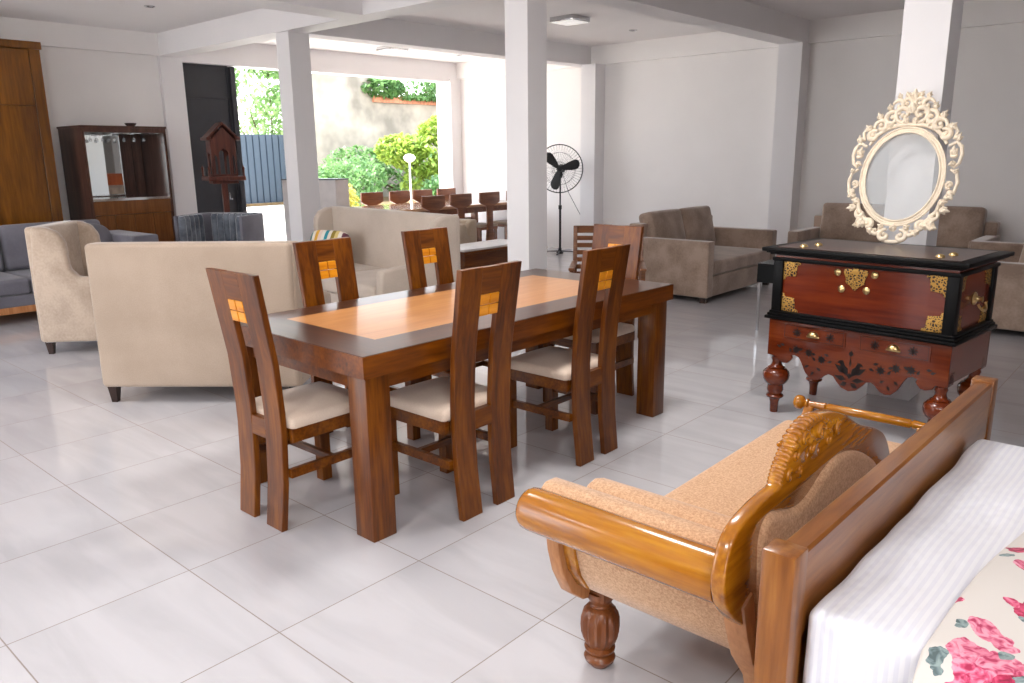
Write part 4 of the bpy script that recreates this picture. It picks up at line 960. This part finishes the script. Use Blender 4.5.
# fan
t = thing('pedestal_fan', 'black pedestal fan with a round wire guard standing by the bright back wall', 'fan', (-3.06, 9.06, 0), R(30))
MB().lathe([(0, 0), (.05, 0), (.055, .02), (.03, .05), (.022, .09), (0, .09)], 20).build('base_hub', M['black_matte'], t, 50)
for k in range(3): MB().tube([(0, 0, .04), (.28*math.cos(k*2*PI/3+.5), .28*math.sin(k*2*PI/3+.5), .012)], [.018, .012], 8, flat=.6).build('foot', M['black_matte'], t, 50)
MB().tube([(0, 0, .08), (0, 0, .7), (0, 0, .71), (0, 0, 1.18)], [.018, .018, .012, .012], 12).build('pole', M['black_matte'], t, 50)
MB().lathe([(0, 0), (.026, 0), (.026, .06), (0, .06)], 16, TR(0, 0, .68)).build('clamp', M['black_matte'], t, 50)
MB().box(-.025, .025, .0, .09, 1.15, 1.27, .01).build('bracket', M['black_matte'], t, 50)
MB().lathe([(0, 0), (.05, 0), (.065, .02), (.065, .12), (.045, .17), (0, .18)], 20, TR(0, .16, 1.29) @ RX(90)).build('motor', M['black_matte'], t, 50)
fc = (0, -.10, 1.29)
for k in range(3):
    a = k*2*PI/3+.35
    MB().flat2d([smooth_loop([(.03, -.03), (.12, -.07), (.25, -.11), (.32, -.05), (.31, .04), (.22, .05), (.10, .035), (.03, .03)], 2)], .006, .001, T=TR(*fc) @ XZ @ RZ(math.degrees(a)) @ RX(14)).build('blade', M['black_matte'], t, 50)
MB().lathe([(0, 0), (.05, 0), (.045, .03), (0, .04)], 18, TR(0, -.07, 1.29) @ RX(90)).build('blade_hub', M['black_matte'], t, 50)
gd = MB()
def ringp(r, y): return [(fc[0]+r*math.cos(2*PI*i/40), y, fc[2]+r*math.sin(2*PI*i/40)) for i in range(40)]
gd.tube(ringp(.355, -.10), .008, 6, cyc=True)
for r, y in ((.10, -.185), (.24, -.165)): gd.tube(ringp(r, y), .002, 4, cyc=True)
for r, y in ((.10, .0), (.24, -.02)): gd.tube(ringp(r, y), .002, 4, cyc=True)
for i in range(48):
    a = 2*PI*i/48; c_, s_ = math.cos(a), math.sin(a)
    for yy, yb in ((-.19, -1), (.01, 1)): gd.tube([(r*c_, y, fc[2]+r*s_) for r, y in ((.05, -.10+yb*.095), (.2, -.10+yb*.075), (.31, -.10+yb*.045), (.355, -.10))], .0011, 4)
gd.build('wire_guard', M['black_matte'], t, 50)
MB().tube([(.0, .16, 1.25), (.10, .30, .9), (.30, .42, .5), (.45, .45, .2), (.62, .42, .02)], .004, 6).build('power_cord', M['black_matte'], t, 50)

# ================================================================ OPENING: STEEL DOOR, OUTSIDE
t = thing('steel_door', 'tall charcoal steel door leaf folded open beside the left pillar', 'door', (-6.20, 5.10, 0), R(-3.4))
MB().box(-.03, .03, -.36, .36, .02, 2.755, .003).build('leaf', M['dark_steel'], t, 0)
MB().box(.03, .045, -.36, .36, 2.30, 2.34).box(.03, .045, -.36, -.33, .02, 2.74).box(.03, .045, .33, .36, .02, 2.74).build('stiffener', M['dark_steel'], t, 0)
MB().box(-.02, .10, .36, .43, .0, 2.74, .003).build('edge_post', M['dark_steel'], t, 0)
MB().tube([(.05, .20, 1.02), (.08, .20, 1.02), (.08, .20, .93), (.08, .24, .93)], .008, 8).build('bolt_handle', M['chrome'], t, 50)
lw_ = thing('white_counter', 'low white counter standing by the garden opening, half hidden by the left pillar', 'counter', (-5.30, 6.19, 0), R(19))
MB().box(-.46, .46, -.16, .16, 0, 1.185).build('panel', M['white_panel'], lw_, 0)
MB().box(-.47, .47, -.17, .17, 1.185, 1.20).build('cap', M['dark_steel'], lw_, 0)['label'] = 'thin dark cap'
struct(MB().box(-30, -6.1, -16, 40, -.14, -.02).build('ground', M['concrete'], None, 0))
struct(MB().box(-6.1, 20, -16, -4.2, -.14, -.02).box(7.2, 20, -4.2, 12, -.14, -.02).build('forecourt', M['concrete'], None, 0))
for (nm, b) in (('garden_bed', (-20.0, -9.5, 15.2, 30)),): struct(MB().box(*b, -.02, .05).build(nm, M['soil'], None, 0))
# blue corrugated gate
t = thing('sheet_metal_gate', 'blue grey corrugated metal gate across the sunny driveway', 'gate', (-19.3, 13.4, 0))
pr_ = []
y_ = -2.4
while y_ < 1.95:
    pr_ += [(.0, y_), (.0, y_+.17), (-.05, y_+.185), (-.05, y_+.215), (.0, y_+.23)]; y_ += .24
back_p = [(-.07, p[1]) for p in pr_[::-1]]
MB().prism([(p[0], p[1]) for p in pr_]+back_p, 'z', .0, 2.27).build('sheet', M['gate'], t, 0)
MB().box(-.12, -.07, -2.4, 1.95, 2.2, 2.27).box(-.12, -.07, -2.4, 1.95, 1.2, 1.25).build('rail', M['gate'], t, 0)
struct(MB().box(-19.5, -19.0, 10.5, 15.5, -.02, .06).build('soil_strip', M['soil'], None, 0))
# retaining wall
struct(MB().prism([(15.0, 0), (30, 0), (30, 3.45), (18.3, 3.45), (18.3, 4.7), (15.0, 4.7)], 'x', -19.6, -18.9).build('retaining_wall', M['retain'], None, 0))
MB2 = MB().box(-19.7, -18.8, 18.3, 30, 3.45, 3.68); struct(MB2.build('brick_coping', M['brick'], None, 0))
# plants
def leafy(name, label, cat, loc, blobs, n, size, mat, trunk=None, group=None, seed=1):
    rnd = random.Random(seed); t = thing(name, label, cat, loc, 0, group)
    bm_ = bmesh.new()
    for i in range(n):
        c_, r_ = blobs[rnd.randrange(len(blobs))]
        while True:
            v = Vector((rnd.uniform(-1, 1), rnd.uniform(-1, 1), rnd.uniform(-1, 1)))
            if v.length <= 1: break
        v = v.normalized()*(v.length**.5)
        p = Vector((c_[0]+v.x*r_[0], c_[1]+v.y*r_[1], max(.04, c_[2]+v.z*r_[2])))
        q = Matrix.Rotation(rnd.uniform(0, 2*PI), 3, 'Z') @ Matrix.Rotation(rnd.uniform(-1.1, 1.1), 3, 'X')
        s_ = size*rnd.uniform(.6, 1.3)
        ps = [p+q @ Vector(k)*s_ for k in ((0, -.5, 0), (.28, -.1, .05), (.16, .3, .04), (0, .55, -.05), (-.16, .3, .04), (-.28, -.1, .05))]
        bm_.faces.new([bm_.verts.new(k) for k in ps])
    o = MB(); o.bm.free(); o.bm = bm_; o.build('foliage', mat, t, 0)
    tk = MB()
    for (x, y, z) in (trunk or [(b_[0][0], b_[0][1], b_[0][2]) for b_ in blobs[:5]]): tk.tube([(0, 0, 0), (x*.5, y*.5, z*.55), (x, y, z)], [.04, .03, .012], 6)
    tk.build('stem', M['trunk'], t, 50)
    return t
leafy('green_shrub', 'dense mid green shrub against the pale concrete wall, right of the left pillar', 'shrub', (-13.5, 12.7, 0), [((0, 0, .7), (.9, .9, .7)), ((-.4, .9, .9), (.9, .8, .6)), ((0, -.7, .6), (.7, .6, .6))], 2600, .16, M['leaf_green'], seed=2)
leafy('yellow_shrub', 'small yellow leaved shrub beside the low white partition', 'shrub', (-11.2, 11.0, 0), [((0, 0, .45), (.4, .4, .45))], 500, .15, M['leaf_yellow'], seed=3)
leafy('dark_shrub', 'deep green low shrub in the middle of the garden bed', 'shrub', (-12.6, 16.2, 0), [((0, 0, .5), (.7, .8, .55)), ((0, .6, .5), (.6, .6, .5)), ((0, -.6, .5), (.6, .6, .5))], 2000, .15, M['leaf_dark'], seed=4)
leafy('bright_tree', 'yellow green leafy small tree at the right side of the garden opening', 'tree', (-14.4, 17.2, 0), [((0, 0, 1.5), (1.0, 1.6, .8)), ((.3, .9, 1.1), (1.0, 1.3, .9)), ((-.3, -1.2, 1.7), (.8, .9, .5)), ((0, .6, 2.3), (.9, 1.2, .5)), ((.2, .2, .7), (.9, 1.8, .7))], 6000, .2, M['leaf_bright'], seed=5)
leafy('climbing_plant', 'green climber spreading over the brick coping of the garden wall', 'plant', (-19.2, 20.6, 3.6), [((0, 0, .55), (.6, 2.4, .5)), ((0, 2.4, .5), (.6, 2.0, .6)), ((.3, -1.8, .35), (.5, 1.0, .4)), ((.4, .5, -.1), (.3, 1.6, .35))], 3200, .22, M['leaf_green'], trunk=[(0, 1, .5), (0, -1, .6)], seed=6)
leafy('bamboo_clump', 'light green feathery trees rising behind the blue gate', 'tree', (-23.5, 17.0, 0), [((0, -1, 3.6), (1.3, 2.0, 1.6)), ((0, .8, 3.0), (1.3, 1.6, 1.3)), ((0, -2.6, 4.6), (1.2, 1.2, 1.6)), ((0, 0, 5.5), (1.0, 1.2, 1.0))], 5500, .24, M['leaf_pale'], seed=8)
leafy('hedge_shrub', 'low green shrubs at the foot of the wall between the bright tree and the partition', 'shrub', (-17.3, 18.6, 0), [((0, 0, 1.0), (.8, 1.6, .9)), ((0, 2.4, .8), (.8, 1.6, .9)), ((0, -2.4, 1.1), (.8, 1.4, .8))], 3000, .2, M['leaf_green'], seed=9)
t = thing('garden_lamp', 'white bollard lamp standing among the garden plants', 'lamp', (-12.0, 13.9, 0))
MB().lathe([(0, 0), (.024, 0), (.022, 1.35), (0, 1.35)], 12).build('post', M['lamp_white'], t, 50)
MB().lathe([(0, 0), (.04, 0), (.13, .05), (.17, .12), (.12, .19), (.04, .22), (0, .22)], 18, TR(0, 0, 1.35)).build('lamp_head', M['lamp_white'], t, 50)
